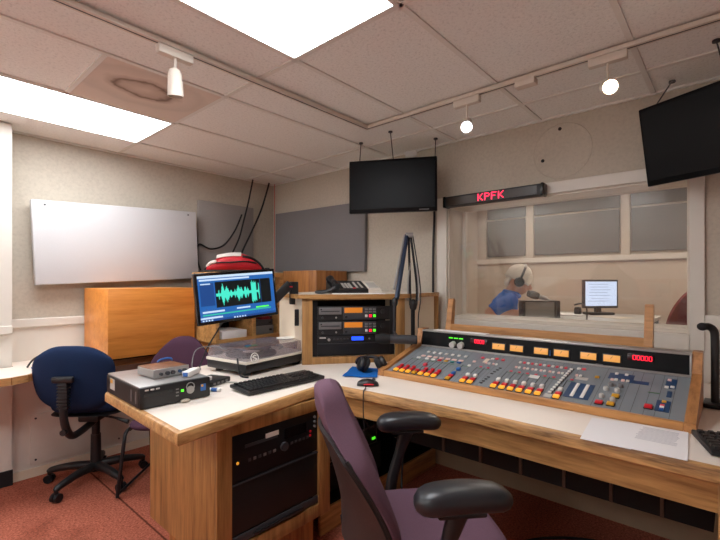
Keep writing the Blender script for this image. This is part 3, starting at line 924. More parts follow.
# ================================================================ DIAGONAL RACK CABINET ON THE CORNER
P0 = Vector((1.916, 1.941)); TT = Vector((.7863, -.6178)); NN = Vector((-.6178, -.7863))
yawF = math.atan2(TT.y, TT.x)
FM = T(P0.x, P0.y, DZ) @ rotz(yawF)      # local x along the face, -y out of it, z up from the worktop
t = thing('corner_rack', 'wood-framed cream corner cabinet with two disc players facing the chair', 'cabinet', (P0.x, P0.y, DZ), yawF)
H = .43
f = MB()
f.span((-.177, 0, 0), (-.111, .02, H), .002); f.span((.432, 0, 0), (.497, .02, H), .002)
f.span((-.111, 0, H - .022), (.432, .02, H), .002); f.span((-.111, 0, 0), (.432, .02, .045), .002)
obj('face_frame', f, 'oak_desk', t)
inv = FM.inverted()
def loc2(p): q = inv @ Vector((p[0], p[1], DZ)); return (q.x, q.y)
fl = (-.177, .02); frr = (.497, .02)
bl = loc2((1.95, 2.50)); br = loc2((2.78, 1.69)); bb = loc2((2.80, 2.50))
def wall_strip(p, q, th, z0, z1):
    p = Vector(p); q = Vector(q); e = (q - p).normalized(); n = Vector((-e.y, e.x)) * th
    return [tuple(p), tuple(q), tuple(q + n), tuple(p + n)]
obj('side_panel', MB().prism(wall_strip(fl, bl, -.02, 0, H), 0, H), 'cream_laminate', t)
obj('side_panel', MB().prism(wall_strip(frr, br, .02, 0, H), 0, H), 'cream_laminate', t)
tp = MB().prism([(-.19, -.008), (.51, -.008), (br[0] + .012, br[1] - .01), bb, (bl[0] - .012, bl[1] + .005)], H, H + .014)
obj('top', tp, 'pale_plastic', t)
e = MB()
for p, q in (((-.19, -.008), (.51, -.008)), ((.51, -.008), (br[0] + .012, br[1] - .01)), ((-.19, -.008), (bl[0] - .012, bl[1] + .005))):
    s_ = wall_strip(p, q, -.012 if p == (-.19, -.008) and q[0] > 0 or p[0] > 0 else .012, 0, 0)
    e.prism(s_, H - .012, H + .015)
obj('top_edge', e, 'oak_x', t)
obj('rear_edge', MB().box((br[0] + .0, br[1] - .004, H / 2 - .006), (.035, .03, H - .014), .002), 'oak_desk', t)
obj('inside', MB().box((.16, .26, H / 2 - .003), (.53, .02, H - .03)), 'black_matte', t)
obj('rack_rail', MB().span((-.109, .022, .046), (-.08, .034, H - .024)), 'black_metal', t)
obj('rack_rail', MB().span((.401, .022, .046), (.430, .034, H - .024)), 'black_metal', t)
obj('slotted_bracket', MB().box((-.21, -.004, .30), (.028, .010, .105), .008), 'black_metal', t)

def face_thing(name, label, cat, z, x=0.16):
    q = FM @ Vector((x, .02, z))
    return thing(name, label, cat, q, yawF)
def disc_player(z0, label):
    u = face_thing('disc_player', label, 'disc player', z0)
    u['group'] = 'disc players in the corner rack'
    w0, h = .478, .090
    obj('front_panel', MB().box((0, 0, h / 2), (w0, .006, h), .001), 'black_plastic', u)
    obj('chassis', MB().box((0, .12, h / 2), (w0 - .05, .232, h - .008)), 'black_matte', u)
    obj('drive_panel', MB().box((-.157, -.006, h * .68), (.145, .008, h * .50), .002), 'mid_grey', u)
    obj('disc_tray', MB().box((-.157, -.011, h * .66), (.12, .003, .007)), 'dark_grey', u)
    obj('tray_button', MB().cyl((-.215, -.010, h * .80), (-.215, -.013, h * .80), .005, n=10), 'black_plastic', u)
    obj('phones_knob', MB().cyl((-.205, -.003, .018), (-.205, -.015, .018), .008, n=12), 'dark_grey', u)
    obj('headphone_jack', MB().cyl((-.118, -.003, .018), (-.118, -.006, .018), .006, n=12), 'silver', u)
    obj('control_panel', MB().box((.036, -.005, h * .5), (.218, .006, h - .008), .002), 'dark_grey', u)
    obj('display', MB().box((-.006, -.009, h * .72), (.118, .003, .034), .001), 'orange_lcd', u)
    obj('dial', MB().cyl((-.055, -.008, .022), (-.055, -.016, .022), .009, n=14), 'black_plastic', u)
    for k in range(2):
        for j in range(3):
            obj('button', MB().box((.079 + .027 * j, -.010, .070 - .017 * k), (.020, .004, .010), .001), 'mid_grey', u)
    for k, mt in enumerate(('white_plastic', 'red_led', 'green_led')):
        obj('transport_button', MB().box((.079 + .027 * k, -.010, .027), (.017, .005, .017), .002), mt, u)
    obj('knob', MB().cyl((.19, -.003, .055), (.19, -.017, .055), .016), 'black_plastic', u)
    return u
disc_player(.276, 'disc player with an orange display, upper one in the corner rack')
disc_player(.181, 'disc player with an orange display, lower one in the corner rack')
u = face_thing('rack_tuner', 'slim black rack unit with a blue display under the disc players', 'rack unit', .135)
obj('front_panel', MB().box((0, 0, .021), (.478, .006, .042), .001), 'black_plastic', u)
obj('chassis', MB().box((0, .12, .021), (.43, .232, .036)), 'black_matte', u)
obj('display', MB().box((.022, -.004, .022), (.078, .003, .024)), 'blue_lcd', u)
obj('knob', MB().cyl((-.165, -.003, .018), (-.165, -.014, .018), .009), 'silver', u)
for k in range(5):
    obj('button', MB().box((-.13 + .022 * k, -.005, .022), (.014, .004, .007), .001), 'dark_grey', u)
for k in range(2):
    obj('small_knob', MB().cyl((.10 + .045 * k, -.003, .02), (.10 + .045 * k, -.010, .02), .006), 'mid_grey', u)
obj('name_plate', MB().box((-.205, -.0045, .030), (.04, .002, .008)), 'light_grey', u)
u = face_thing('blanking_panel', 'black blanking panel below the blue display in the corner rack', 'rack unit', .047)
obj('front_panel', MB().box((0, 0, .043), (.478, .006, .084), .001), 'black_metal', u)
obj('top_rib', MB().box((0, -.004, .080), (.478, .004, .004)), 'dark_grey', u)

# on top of it: papers and telephone
q = FM @ Vector((.19, .045, H + .014))
t = thing('paper_strip', 'white papers lying on the front edge of the corner cabinet top', 'paper', q, yawF)
obj('sheet', MB().box((0, -.015, .003), (.34, .10, .006)), 'paper', t)
q = FM @ Vector((.115, .21, H + .014))
t = thing('desk_telephone', 'black office telephone with a white side module on the corner cabinet', 'telephone', q, yawF + .12)
def wedge(x0, x1, y0, y1, h0, h1, mb=None):
    mb = mb or MB()
    va = [(x0, y0, 0), (x1, y0, 0), (x1, y1, 0), (x0, y1, 0), (x0, y0, h0), (x1, y0, h0), (x1, y1, h1), (x0, y1, h1)]
    return mb.add(va, [[0, 3, 2, 1], [4, 5, 6, 7], [0, 1, 5, 4], [1, 2, 6, 5], [2, 3, 7, 6], [3, 0, 4, 7]])
obj('body', wedge(-.10, .155, -.09, .09, .030, .088), 'black_plastic', t)
obj('side_module', wedge(.158, .250, -.09, .09, .026, .086), 'pale_plastic', t)
sl = math.atan2(.058, .18)
sm = T(0, -.09, .030) @ Matrix.Rotation(sl, 4, 'X')
obj('module_screen', MB().box((.21, .095, -.004), (.07, .11, .008), .002, sm), 'light_grey', t)
for r_ in range(4):
    for c_ in range(3):
        obj('key', MB().box((-.005 + .024 * c_, .035 + .026 * r_, .002), (.018, .016, .008), .002, sm), 'light_grey', t)
for c_ in range(2):
    obj('key_column', MB().box((.085 + .036 * c_, .09, .002), (.014, .12, .006), .002, sm), 'light_grey', t)
obj('hold_key', MB().box((.06, .02, .002), (.02, .014, .007), .002, sm), 'red_plastic', t)
obj('handset', MB().tube([(-.075, -.105, .045), (-.074, -.06, .070), (-.072, .0, .085), (-.072, .06, .104), (-.073, .098, .098)], .02, 12, radii=[.028, .022, .017, .021, .028]), 'black_plastic', t)
obj('coiled_cord', MB().tube([(-.085, -.112, .045), (-.15, -.10, .014), (-.20, -.07, .013), (-.18, -.03, .013), (-.12, -.02, .015)], .011), 'black_plastic', t)

# ================================================================ ARTICULATED MICROPHONE ARM
t = thing('boom_stand', 'spring-balanced microphone arm rising at the right of the corner rack', 'microphone arm', (2.349, 1.600, DZ))
obj('base_flange', MB().cyl((2.349, 1.60, DZ), (2.349, 1.60, DZ + .012), .035), 'black_metal', t, w=True)
obj('riser', MB().cyl((2.349, 1.60, DZ + .012), (2.349, 1.60, 1.16), .014), 'black_metal', t, w=True)
J = Vector((2.353, 1.60, 1.19))
obj('swivel', MB().ball(tuple(J), (.026, .026, .04)), 'black_plastic', t, w=True)
E1 = Vector((2.345, 1.625, 1.655))
side = Vector((.66, -.75, 0)) * .022
obj('lower_bar', MB().tube([J + side * .9, J + side * 1.0 + Vector((0, 0, .14)), E1 + side * .35], .008), 'black_metal', t, w=True)
obj('lower_bar', MB().tube([J - side * .9, J - side * 1.0 + Vector((0, 0, .14)), E1 - side * .25], .008), 'black_metal', t, w=True)
obj('spring', MB().tube([J + side * 1.6 + Vector((0, 0, .03)), J + side * 1.5 + Vector((0, 0, .16)), J + side * .8 + Vector((0, 0, .28))], .006), 'silver', t, w=True)
obj('spring', MB().tube([J - side * 1.6 + Vector((0, 0, .03)), J - side * 1.5 + Vector((0, 0, .16)), J - side * .8 + Vector((0, 0, .28))], .006), 'silver', t, w=True)
obj('elbow', MB().cyl(E1 - side * 1.2, E1 + side * 1.0, .018), 'silver', t, w=True)
E2 = Vector((2.13, 1.585, 1.24))
off = Vector((.0, .0, 0))
obj('upper_bar', MB().cyl(E1 - side * .8, E2 + side * .5, .015), plain('blue_black', (38, 50, 72), .4, .3), t, w=True)
obj('upper_bar', MB().cyl(E1 - side * 1.5, E2 + Vector((-.01, 0, .06)), .008), 'silver', t, w=True)
obj('end_clamp', MB().ball(tuple(E2 + Vector((0, 0, -.02))), (.02, .02, .03)), 'black_plastic', t, w=True)
obj('drop_rod', MB().tube([E2, E2 + Vector((-.012, -.005, -.10)), E2 + Vector((-.02, -.01, -.20))], .011), 'black_metal', t, w=True)
obj('cord', MB().tube([E1 + side, J + side * 2.2 + Vector((0, 0, .1)), J + side * 1.5 + Vector((0, 0, -.1)), (2.40, 1.575, DZ + .06), (2.44, 1.57, DZ + .03)], .004), 'wire_black', t, w=True)
t = thing('microphone', 'grey cylindrical broadcast microphone on the end of the spring arm', 'microphone', (2.13, 1.53, .99))
A = Vector((2.08, 1.585, .995)); B = Vector((2.18, 1.465, .99))
obj('body', MB().cyl(A, B, .028), 'dark_grey', t, w=True)
obj('end_cap', MB().cyl(B, B + (B - A).normalized() * .008, .026), 'black_plastic', t, w=True)
obj('windscreen', MB().tube([A, A - (B - A).normalized() * .05, A - (B - A).normalized() * .09], .03, 14, radii=[.031, .033, .022]), 'black_matte', t, w=True)
obj('yoke', MB().tube([E2 + Vector((-.02, -.01, -.20)), (2.105, 1.570, 1.032), (2.108, 1.556, 1.018)], .009), 'black_metal', t, w=True)

# ================================================================ MONITOR WITH WAVEFORM, ON ITS ARM
MC = Vector((1.455, 2.262, 1.262))
mrz = math.atan2(2.235 - 2.29, 1.72 - 1.194)
t = thing('computer_monitor', 'tilted widescreen monitor showing a teal audio waveform', 'monitor', MC, mrz)
mm = Matrix.Rotation(math.radians(-4.4), 4, 'Y') @ Matrix.Rotation(math.radians(-3), 4, 'X')
W_, H_ = .525, .300
obj('bezel', MB().box((0, .012, 0), (W_, .03, H_), .006, mm), 'black_gloss', t)
obj('back_shell', MB().box((0, .035, 0), (W_ * .55, .04, H_ * .6), .015, mm), 'black_plastic', t)
sw, sh = W_ - .034, H_ - .036
def scr(name, x0, x1, z0, z1, mat, lev=0):
    y = -.0035 - .0006 * lev
    return obj(name, MB().span((-sw / 2 + x0 * sw, y - .0004, sh / 2 - z1 * sh), (-sw / 2 + x1 * sw, y, sh / 2 - z0 * sh), 0, mm), mat, t, flat=True)
scr('screen', 0, 1, 0, 1, 'scr_blue')
scr('title_bar', .0, 1, 0, .055, 'scr_white', 1)
scr('menu_strip', .02, .66, .075, .115, 'scr_white', 1)
scr('side_list', .02, .19, .16, .66, 'scr_navy', 1)
scr('waveform_panel', .205, .95, .15, .72, 'scr_dark', 1)
wv = MB(); NW = 150
rnd = random.Random(3)
env = []
for k in range(NW):
    x = k / (NW - 1)
    e = .05
    for c0, wd_, am_ in ((.06, .012, .18), (.15, .035, .34), (.24, .05, .24), (.33, .03, .12), (.42, .02, .14), (.50, .045, .24), (.57, .03, .2), (.66, .03, .2), (.72, .02, .17)):
        e = max(e, am_ * math.exp(-((x - c0) / wd_) ** 2))
    if .80 < x < .92: e = .33 + .03 * rnd.random()
    if .92 <= x < .96: e = .04
    if x >= .96: e = .30 * math.exp(-((x - .985) / .012) ** 2) + .03
    env.append(e * (.75 + .35 * rnd.random()))
ymid = .44
for k in range(NW - 1):
    x0 = .21 + .58 * k / NW; x1 = .21 + .58 * (k + 1) / NW
    h = env[k] * .72
    wv.span((-sw / 2 + x0 * sw, -.0056, sh / 2 - (ymid + h) * sh), (-sw / 2 + x1 * sw, -.0052, sh / 2 - (ymid - h) * sh), 0, mm)
obj('waveform', wv, 'scr_wave', t, flat=True)
scr('cursor', .80, .804, .15, .72, 'scr_blue', 3)
scr('level_bar', .03, .93, .845, .875, 'scr_green', 2)
scr('level_peak', .72, .9, .80, .83, 'green_led', 2)
scr('task_bar', .0, 1, .955, 1, 'scr_navy', 2)
for k in range(9):
    scr('task_icon', .02 + .035 * k + (.25 if k > 3 else 0), .04 + .035 * k + (.25 if k > 3 else 0), .962, .992, 'scr_white', 3)
scr('readout', .03, .3, .775, .815, 'scr_white', 2); scr('readout', .03, .24, .905, .935, 'scr_white', 2); scr('readout', .46, .64, .765, .80, 'scr_white', 2)
scr('side_heading', .03, .15, .17, .195, 'scr_white', 2)
scr('tool_strip', .0, 1, .91, .945, 'scr_white', 1)
scr('tool_gap', .27, 1, .91, .945, 'scr_blue', 2)
t = thing('monitor_arm', 'black monitor arm clamped to the corner rack', 'monitor arm', (1.86, 2.2, 1.2))
a0 = Vector((1.69, 2.262, 1.205)); a1 = Vector((1.80, 2.205, 1.325)); a2 = Vector((1.858, 2.195, 1.325))
def bar(mb, p, q, th, wd_):
    p = Vector(p); q = Vector(q); d = (q - p); L = d.length
    m_ = T(*((p + q) / 2)) @ d.to_track_quat('X', 'Z').to_matrix().to_4x4()
    return mb.box((0, 0, 0), (L, th, wd_), .006, m_)
b_ = MB(); bar(b_, a0, a1 + Vector((.01, 0, .005)), .03, .06)
obj('arm', b_, 'black_plastic', t, w=True)
b_ = MB(); b_.box((1.835, 2.20, 1.27), (.055, .035, .15), .006)
obj('post', b_, 'black_plastic', t, w=True)
obj('red_mark', MB().box((1.800, 2.185, 1.312), (.024, .003, .010), .001), 'red_plastic', t, w=True)
b_ = MB(); bar(b_, (1.845, 2.19, 1.21), (1.868, 2.13, 1.21), .02, .03); b_.tube([(1.60, 2.29, 1.22), (1.65, 2.30, 1.21), (1.695, 2.268, 1.205)], .018)
obj('joint', b_, 'black_metal', t, w=True)
obj('clamp_plate', MB().box((1.871, 2.165, 1.12), (.012, .05, .17), .004), 'black_metal', t, w=True)
cable('cable', [(1.40, 2.32, 1.13), (1.36, 2.34, 1.05), (1.33, 2.40, .95), (1.30, 2.42, .86), (1.28, 2.41, .826)], .005, 'black monitor cable hanging behind the record player')

# ================================================================ THINGS ON THE WING
# record player
rz = math.atan2(2.077 - 2.001, 1.885 - 1.308)
t = thing('record_player', 'record player under a clear dust cover with a round white logo', 'record player', (1.34, 2.01, DZ), rz - .0)
L_, D_ = .50, .34
for x in (.05, L_ - .05):
    for y in (.05, D_ - .05):
        obj('foot', MB().cyl((x, y, 0), (x, y, .022), .022), 'black_plastic', t)
obj('base', MB().span((0, 0, .022), (L_, D_, .068), .006), 'black_plastic', t)
obj('plinth', MB().span((-.004, -.004, .068), (L_ + .004, D_ + .004, .085), .004), 'pale_plastic', t)
obj('platter', MB().lathe([(.001, .085), (.148, .085), (.150, .09), (.150, .098), (.146, .101), (.001, .101)], T(.19, .17, 0), 40), 'dark_grey', t)
obj('record', MB().lathe([(.001, .1015), (.146, .1015), (.1465, .1025), (.146, .1035), (.001, .1035)], T(.19, .17, 0), 40), 'black_gloss', t)
obj('record_label', MB().cyl((.19, .17, .1036), (.19, .17, .1042), .05, n=24), 'pale_plastic', t)
ta = obj('tonearm', MB().tube([(.42, .29, .125), (.41, .18, .125), (.37, .09, .118), (.33, .075, .108)], .006), 'silver', t)
obj('pivot', MB().cyl((.42, .28, .085), (.42, .28, .135), .03), 'dark_grey', ta)
obj('counterweight', MB().cyl((.42, .30, .125), (.422, .325, .125), .016), 'black_plastic', ta)
dc = MB()
z0, z1, b_, th = .086, .150, .018, .004
def shell_ring(x0, y0, x1, y1, z): return [(x0, y0, z), (x1, y0, z), (x1, y1, z), (x0, y1, z)]
dc.loft([shell_ring(0, 0, L_, D_, z0), shell_ring(b_ * .6, b_ * .6, L_ - b_ * .6, D_ - b_ * .6, z1 - .006), shell_ring(b_, b_, L_ - b_, D_ - b_, z1)], caps=False)
dc.add(shell_ring(b_, b_, L_ - b_, D_ - b_, z1), [[0, 1, 2, 3]])
cov = obj('dust_cover', dc, 'acrylic', t, flat=True)
sol = cov.modifiers.new('solid', 'SOLIDIFY'); sol.thickness = .003
lg = MB()
lm = T(.058, -.003, .100) @ Matrix.Rotation(PI / 2 - .15, 4, 'X')
def ring_flat(mb, r0, r1, m_, z=.002, n=32):
    mb.lathe([(r0, 0), (r1, 0), (r1, z), (r0, z), (r0, 0)], m_, n)
ring_flat(lg, .024, .030, lm)
lg.tube([(.012, .010, .001), (.0, .015, .001), (-.012, .007, .001), (.0, .0, .001), (.012, -.007, .001), (.0, -.015, .001), (-.012, -.010, .001)], .004, m=lm)
obj('round_logo', lg, 'white_plastic', t)
for k, (x, y, mt) in enumerate(((.10, .10, 'teal_plastic'), (.125, .125, 'blue_plastic'), (.15, .10, 'green_print'))):
    obj('sticker', MB().box((x, y, z1 + .0012), (.035, .022, .0014)), mt, t)
obj('hinge', MB().box((.08, D_ - .002, .09), (.05, .014, .03), .003), 'black_plastic', t)
obj('hinge', MB().box((.42, D_ - .002, .09), (.05, .014, .03), .003), 'black_plastic', t)
obj('front_lead', MB().tube([(-.01, .06, .10), (-.015, .05, .08), (-.02, .04, .05), (-.02, .02, .012), (-.0, -.02, .004)], .005), 'wire_black', t)
t = thing('disc', 'white paper disc lying on the back of the record player cover', 'disc', (1.80, 2.245, DZ + .1515))
obj('disc', MB().lathe([(.012, 0), (.060, 0), (.060, .002), (.012, .002), (.012, 0)], None, 28), 'white_plastic', t)

def keyboard(loc, rz, label):
    t = thing('keyboard', label, 'keyboard', loc, rz, 'computer keyboards')
    w, d = .470, .170
    mm = Matrix.Rotation(.06, 4, 'X')
    obj('base', MB().span((0, 0, .003), (w, d, .020), .004, mm), 'black_plastic', t)
    U = .0196
    shared = {}
    def key(col, row, wide=1.0):
        if wide not in shared:
            kw, kd = U * wide - .0022, .0200
            m_ = MB().loft([[(-kw / 2, -kd / 2, 0), (kw / 2, -kd / 2, 0), (kw / 2, kd / 2, 0), (-kw / 2, kd / 2, 0)],
                            [(-kw / 2 + .002, -kd / 2 + .003, .0085), (kw / 2 - .002, -kd / 2 + .003, .0085), (kw / 2 - .002, kd / 2 - .002, .0085), (-kw / 2 + .002, kd / 2 - .002, .0085)]])
            k_ = obj('key', m_, 'black_plastic', t, flat=True); shared[wide] = k_
        else:
            k_ = shared[wide].copy(); COL.objects.link(k_); k_.parent = t
        y = .020 + .0225 * row + (.012 if row == 5 else 0)
        k_.location = mm @ Vector((.010 + U * (col + wide / 2), y, .0195))
        k_.rotation_euler = (.06, 0, 0)
    for c_, w_ in ((0, 1.25), (1.25, 1.25), (2.5, 1.25), (3.75, 6.25), (10, 1.25), (11.25, 1.25), (12.5, 1.25), (13.75, 1.25)): key(c_, 0, w_)
    key(0, 1, 2.25); key(12.25, 1, 2.75)
    for k in range(10): key(2.25 + k, 1)
    key(0, 2, 1.75); key(12.75, 2, 2.25)
    for k in range(11): key(1.75 + k, 2)
    key(0, 3, 1.5); key(13.5, 3, 1.5)
    for k in range(12): key(1.5 + k, 3)
    for k in range(13): key(k, 4)
    key(13, 4, 2.0)
    for k in range(12): key(k * 1.25 + (0 if k == 0 else .2), 5)
    for k in range(3):
        key(15.4 + k, 0); key(15.4 + k, 3); key(15.4 + k, 4)
    key(16.4, 1)
    for r_ in range(1, 5):
        for k in range(3): key(18.8 + k, r_)
    key(18.8, 0, 2.0); key(20.8, 0); key(21.8, 4); key(21.8, 3)
    return t
kb = keyboard((1.128, 1.668, DZ), math.atan2(1.656 - 1.666, 1.643 - 1.126), 'long black computer keyboard in front of the record player')
kb2 = kb.copy(); COL.objects.link(kb2)
kb2.location = (1.662, .054, DZ); kb2.rotation_euler = (0, 0, math.radians(-70))
kb2['label'] = 'black computer keyboard at the right edge beside the printed sheets'
for ch_ in list(kb.children):
    c_ = ch_.copy(); COL.objects.link(c_); c_.parent = kb2
# desktop computer
t = thing('desktop_computer', 'black desktop computer case lying flat with a silver disc emblem', 'computer', (.714, 1.820, DZ), -.035)
w0, d0, h0 = .296, .42, .090
obj('case', MB().span((0, .012, .004), (w0, d0, h0), .004), 'dark_grey', t)
obj('top_cover', MB().span((-.001, .014, h0 - .004), (w0 + .001, d0 - .004, h0 + .003), .003), 'silver', t)
obj('front_bezel', MB().span((-.004, -.004, .003), (w0 + .004, .014, h0 + .002), .006), 'black_plastic', t)
obj('side_panel', MB().span((-.003, .016, .006), (.001, d0, h0 - .006)), 'black_plastic', t)
obj('silver_badge', MB().cyl((.205, -.004, .050), (.205, -.009, .050), .017, n=28), 'silver', t)
obj('badge_ring', MB().lathe([(.016, 0), (.019, 0), (.019, .005), (.016, .005), (.016, 0)], T(.205, -.004, .064) @ Matrix.Rotation(PI / 2, 4, 'X'), 28), 'steel', t)
obj('power_light', MB().box((.17, -.0045, .052), (.012, .003, .010), .001), 'green_led', t)
obj('window_sticker', MB().box((.265, -.0045, .050), (.024, .002, .030)), 'blue_plastic', t)
obj('sticker_corner', MB().box((.260, -.0057, .058), (.009, .001, .010)), 'amber_plastic', t)
for k in range(3):
    obj('drive_mark', MB().box((.022 + .022 * k, -.0045, .080), (.015, .002, .006)), 'light_grey', t)
for k in range(3):
    obj('front_port', MB().box((.148, -.0045,   .034 + .014 * k), (.012, .002, .006)), 'mid_grey', t)
obj('disc_tray', MB().box((.07, -.0045, .06), (.12, .002, .015)), 'black_gloss', t)
obj('side_label', MB().box((-.0035, .34, .053), (.001, .06, .05)), 'light_grey', t)
obj('yellow_label', MB().box((-.0042, .35, .066), (.001, .03, .018)), 'amber_plastic', t)
for y in (.045, .10):
    obj('side_slot', MB().box((-.0035, y, .045), (.001, .010, .050)), 'mid_grey', t)
# audio interface on the computer
TOPZ = DZ + .0935
t = thing('audio_interface', 'small silver audio interface lying on the desktop computer', 'audio box', (.812, 1.935, TOPZ), .05)
obj('case', MB().span((0, 0, .003), (.165, .155, .040), .004), 'silver', t)
obj('front_plate', MB().span((-.002, -.006, .001), (.167, .002, .042), .003), 'silver', t)
obj('top_plate', MB().span((.002, .004, .0395), (.163, .153, .042), .001), 'walnut', t)
for k, (x, r_) in enumerate(((.03, .007), (.06, .009), (.085, .009), (.118, .007), (.142, .009))):
    obj('knob', MB().cyl((x, -.006, .02), (x, -.018, .02), r_, n=14), 'dark_grey' if k != 3 else 'navy', t)
cable('cable', [(.965, 2.085, TOPZ + .046), (.958, 2.08, TOPZ + .056), (.935, 2.078, TOPZ + .060), (.905, 2.08, TOPZ + .056), (.895, 2.085, TOPZ + .046)], .005, 'bright blue cable looped over the audio interface', 'blue_plastic')
t = thing('power_adapter', 'small white adapter with a cord on top of the desktop computer', 'adapter', (.965, 1.890, TOPZ), .62)
obj('body', MB().box((0, 0, .014), (.105, .036, .028), .006), 'white_plastic', t)
obj('plug_end', MB().cyl((.052, 0, .014), (.078, 0, .014), .009), 'light_grey', t)
obj('blue_end', MB().box((-.054, 0, .014), (.008, .022, .018), .002), 'blue_plastic', t)
t = thing('pebble', 'small flat beige stone beside the desktop computer front', 'stone', (.893, 1.802, DZ))
obj('stone', MB().ball((0, 0, .008), (.022, .014, .008)), 'stone', t)
t = thing('marker_pen', 'blue and white marker lying at the right of the desktop computer', 'marker', (1.065, 1.885, DZ), -1.0)
obj('barrel', MB().cyl((-.045, 0, .009), (.045, 0, .009), .009), 'white_plastic', t)
obj('cap', MB().cyl((-.085, 0, .009), (-.045, 0, .009), .0098), 'blue_plastic', t)
obj('stripe', MB().cyl((.0, 0, .009), (.03, 0, .009), .0093), 'blue_plastic', t)
t = thing('router', 'small black box with leads between computer and record player', 'router', (1.15, 2.02, DZ), .35)
obj('case', MB().span((-.075, -.05, .002), (.075, .08, .028), .005), 'black_plastic', t)
for k in range(4):
    obj('port', MB().box((-.05 + .03 * k, -.051, .014), (.015, .003, .010)), 'mid_grey', t)
obj('white_plug', MB().box((-.05, .0, .038), (.035, .045, .02), .004), 'white_plastic', t)
cable('cable', [(1.12, 2.06, DZ + .03), (1.10, 2.14, DZ + .06), (1.16, 2.22, DZ + .15), (1.26, 2.22, DZ + .16), (1.32, 2.17, DZ + .14)], .0028, 'grey lead arching from the router to the record player', 'mid_grey')
cable('cable', [(1.20, 2.00, DZ + .005), (1.24, 1.92, DZ + .005), (1.29, 1.88, DZ + .005), (1.33, 1.885, DZ + .005)], .004, 'thin pale lead lying by the keyboard corner', 'light_grey')

# ================================================================ THINGS BY THE CONSOLE
t = thing('cleaning_cloth', 'blue cloth spread under the headphones', 'cloth', (1.83, 1.60, DZ))
def cl(u, v):
    a = Vector((1.70, 1.625)); b = Vector((1.80, 1.46)); c_ = Vector((1.985, 1.60)); d_ = Vector((1.93, 1.76))
    p = (a * (1 - u) + b * u) * (1 - v) + (d_ * (1 - u) + c_ * u) * v
    z = DZ + .002 + .005 * (math.sin(u * 9 + v * 4) * math.sin(v * 8 + 1) + 1) * .5
    return (p.x, p.y, z), Vector((0, 0, 1))
obj('cloth', MB().sheet(cl, 14, 14, .003), 'blue_cloth', t, w=True)
t = thing('headphones', 'black studio headphones lying on the blue cloth', 'headphones', (1.895, 1.575, DZ + .008), math.radians(-38))
hb = [(.082 * math.cos(a), .03 + .092 * math.sin(a), .045 + .018 * math.sin(a)) for a in [PI * k / 12 for k in range(13)]]
obj('headband', MB().tube(hb, .010, 10), 'black_plastic', t)
for s_ in (-1, 1):
    e_ = obj('ear_cup', MB().lathe([(.001, 0), (.036, 0), (.042, .006), (.043, .02), (.034, .032), (.001, .036)], T(s_ * .048, -.005, .043) @ Matrix.Rotation(s_ * 1.15, 4, 'Y')), 'black_plastic', t)
    obj('ear_pad', MB().lathe([(.018, -.022), (.036, -.024), (.044, -.014), (.042, 0), (.018, 0), (.018, -.022)], T(s_ * .048, -.005, .043) @ Matrix.Rotation(s_ * 1.15, 4, 'Y')), 'black_matte', e_)
t = thing('computer_mouse', 'dark mouse with red sides at the worktop corner', 'mouse', (1.645, 1.395, DZ), math.radians(-50))
rings = []
for x, hw, h in ((-.055, .008, .010), (-.05, .022, .020), (-.03, .031, .032), (0, .032, .036), (.03, .030, .030), (.05, .025, .018), (.056, .010, .008)):
    rings.append([(x, hw * math.cos(a), max(.001, h * .5 + h * .5 * math.sin(a))) for a in [2 * PI * k / 16 for k in range(16)]])
obj('body', MB().loft(rings), 'black_plastic', t)
obj('red_side', MB().tube([(-.02, -.030, .012), (.01, -.032, .014), (.03, -.028, .012)], .004), 'red_plastic', t)
obj('wheel', MB().cyl((.03, -.004, .030), (.03, .004, .030), .009), 'dark_grey', t)
cable('cable', [(1.605, 1.372, DZ + .010), (1.566, 1.345, DZ + .006), (1.538, 1.330, DZ + .004), (1.526, 1.322, DZ - .03), (1.524, 1.318, DZ - .12), (1.55, 1.32, .55)], .003, 'thin mouse cable hanging over the worktop edge')

# console
cs = thing('mixing_console', 'long grey broadcast mixing console in a wooden frame', 'mixing console', (2.07, .80, DZ))
CYL, CYR = 1.470, .134          # panel ends (left in the photo, right)
SL = .28
def pz(x): return .857 + (x - 1.93) * SL
xf, xb = 1.892, 2.245
PA = math.atan(SL)
f = MB()
f.span((1.868, CYR, DZ), (1.892, CYL, pz(1.892) + .006), .005)
obj('front_rail', f, 'honey_wood', cs, w=True)
def cheek(y0, y1, tall):
    prof = [(1.868, DZ), (2.335, DZ), (2.338, 1.052), (2.272, 1.052), (2.246, pz(2.246) + .02), (1.9, pz(1.9) + .012), (1.868, pz(1.892) + .008)]
    m_ = Matrix(((1, 0, 0, 0), (0, 0, 1, 0), (0, 1, 0, 0), (0, 0, 0, 1)))
    return MB().prism(prof, y0, y1, m_)
obj('side_cheek', cheek(.100, CYR, True), 'honey_wood_x', cs, w=True)
obj('side_cheek', cheek(CYL, 1.508, True), 'honey_wood_x', cs, w=True)
pm = MB()
m_ = Matrix(((1, 0, 0, 0), (0, 0, 1, 0), (0, 1, 0, 0), (0, 0, 0, 1)))
pm.prism([(xf, DZ + .005), (xb, DZ + .005), (xb, pz(xb)), (xf, pz(xf))], CYR, CYL, m_)
obj('control_panel', pm, 'console_grey', cs, w=True, flat=True)
# module seams
sm_ = MB()
for y in (1.437, 1.397, 1.357, 1.317, 1.277, 1.237, 1.197, 1.156, 1.116, 1.052, .992, .952, .932, .872, .832, .791, .75, .71, .67, .63, .59, .552, .437, .338, .30, .26, .225, .18):
    sm_.add([(xf + .002, y - .0007, pz(xf + .002) + .0004), (xb - .002, y - .0007, pz(xb - .002) + .0004), (xb - .002, y + .0007, pz(xb - .002) + .0004), (xf + .002, y + .0007, pz(xf + .002) + .0004)], [[0, 1, 2, 3]])
obj('module_seams', sm_, 'dark_grey', cs, w=True, flat=True)
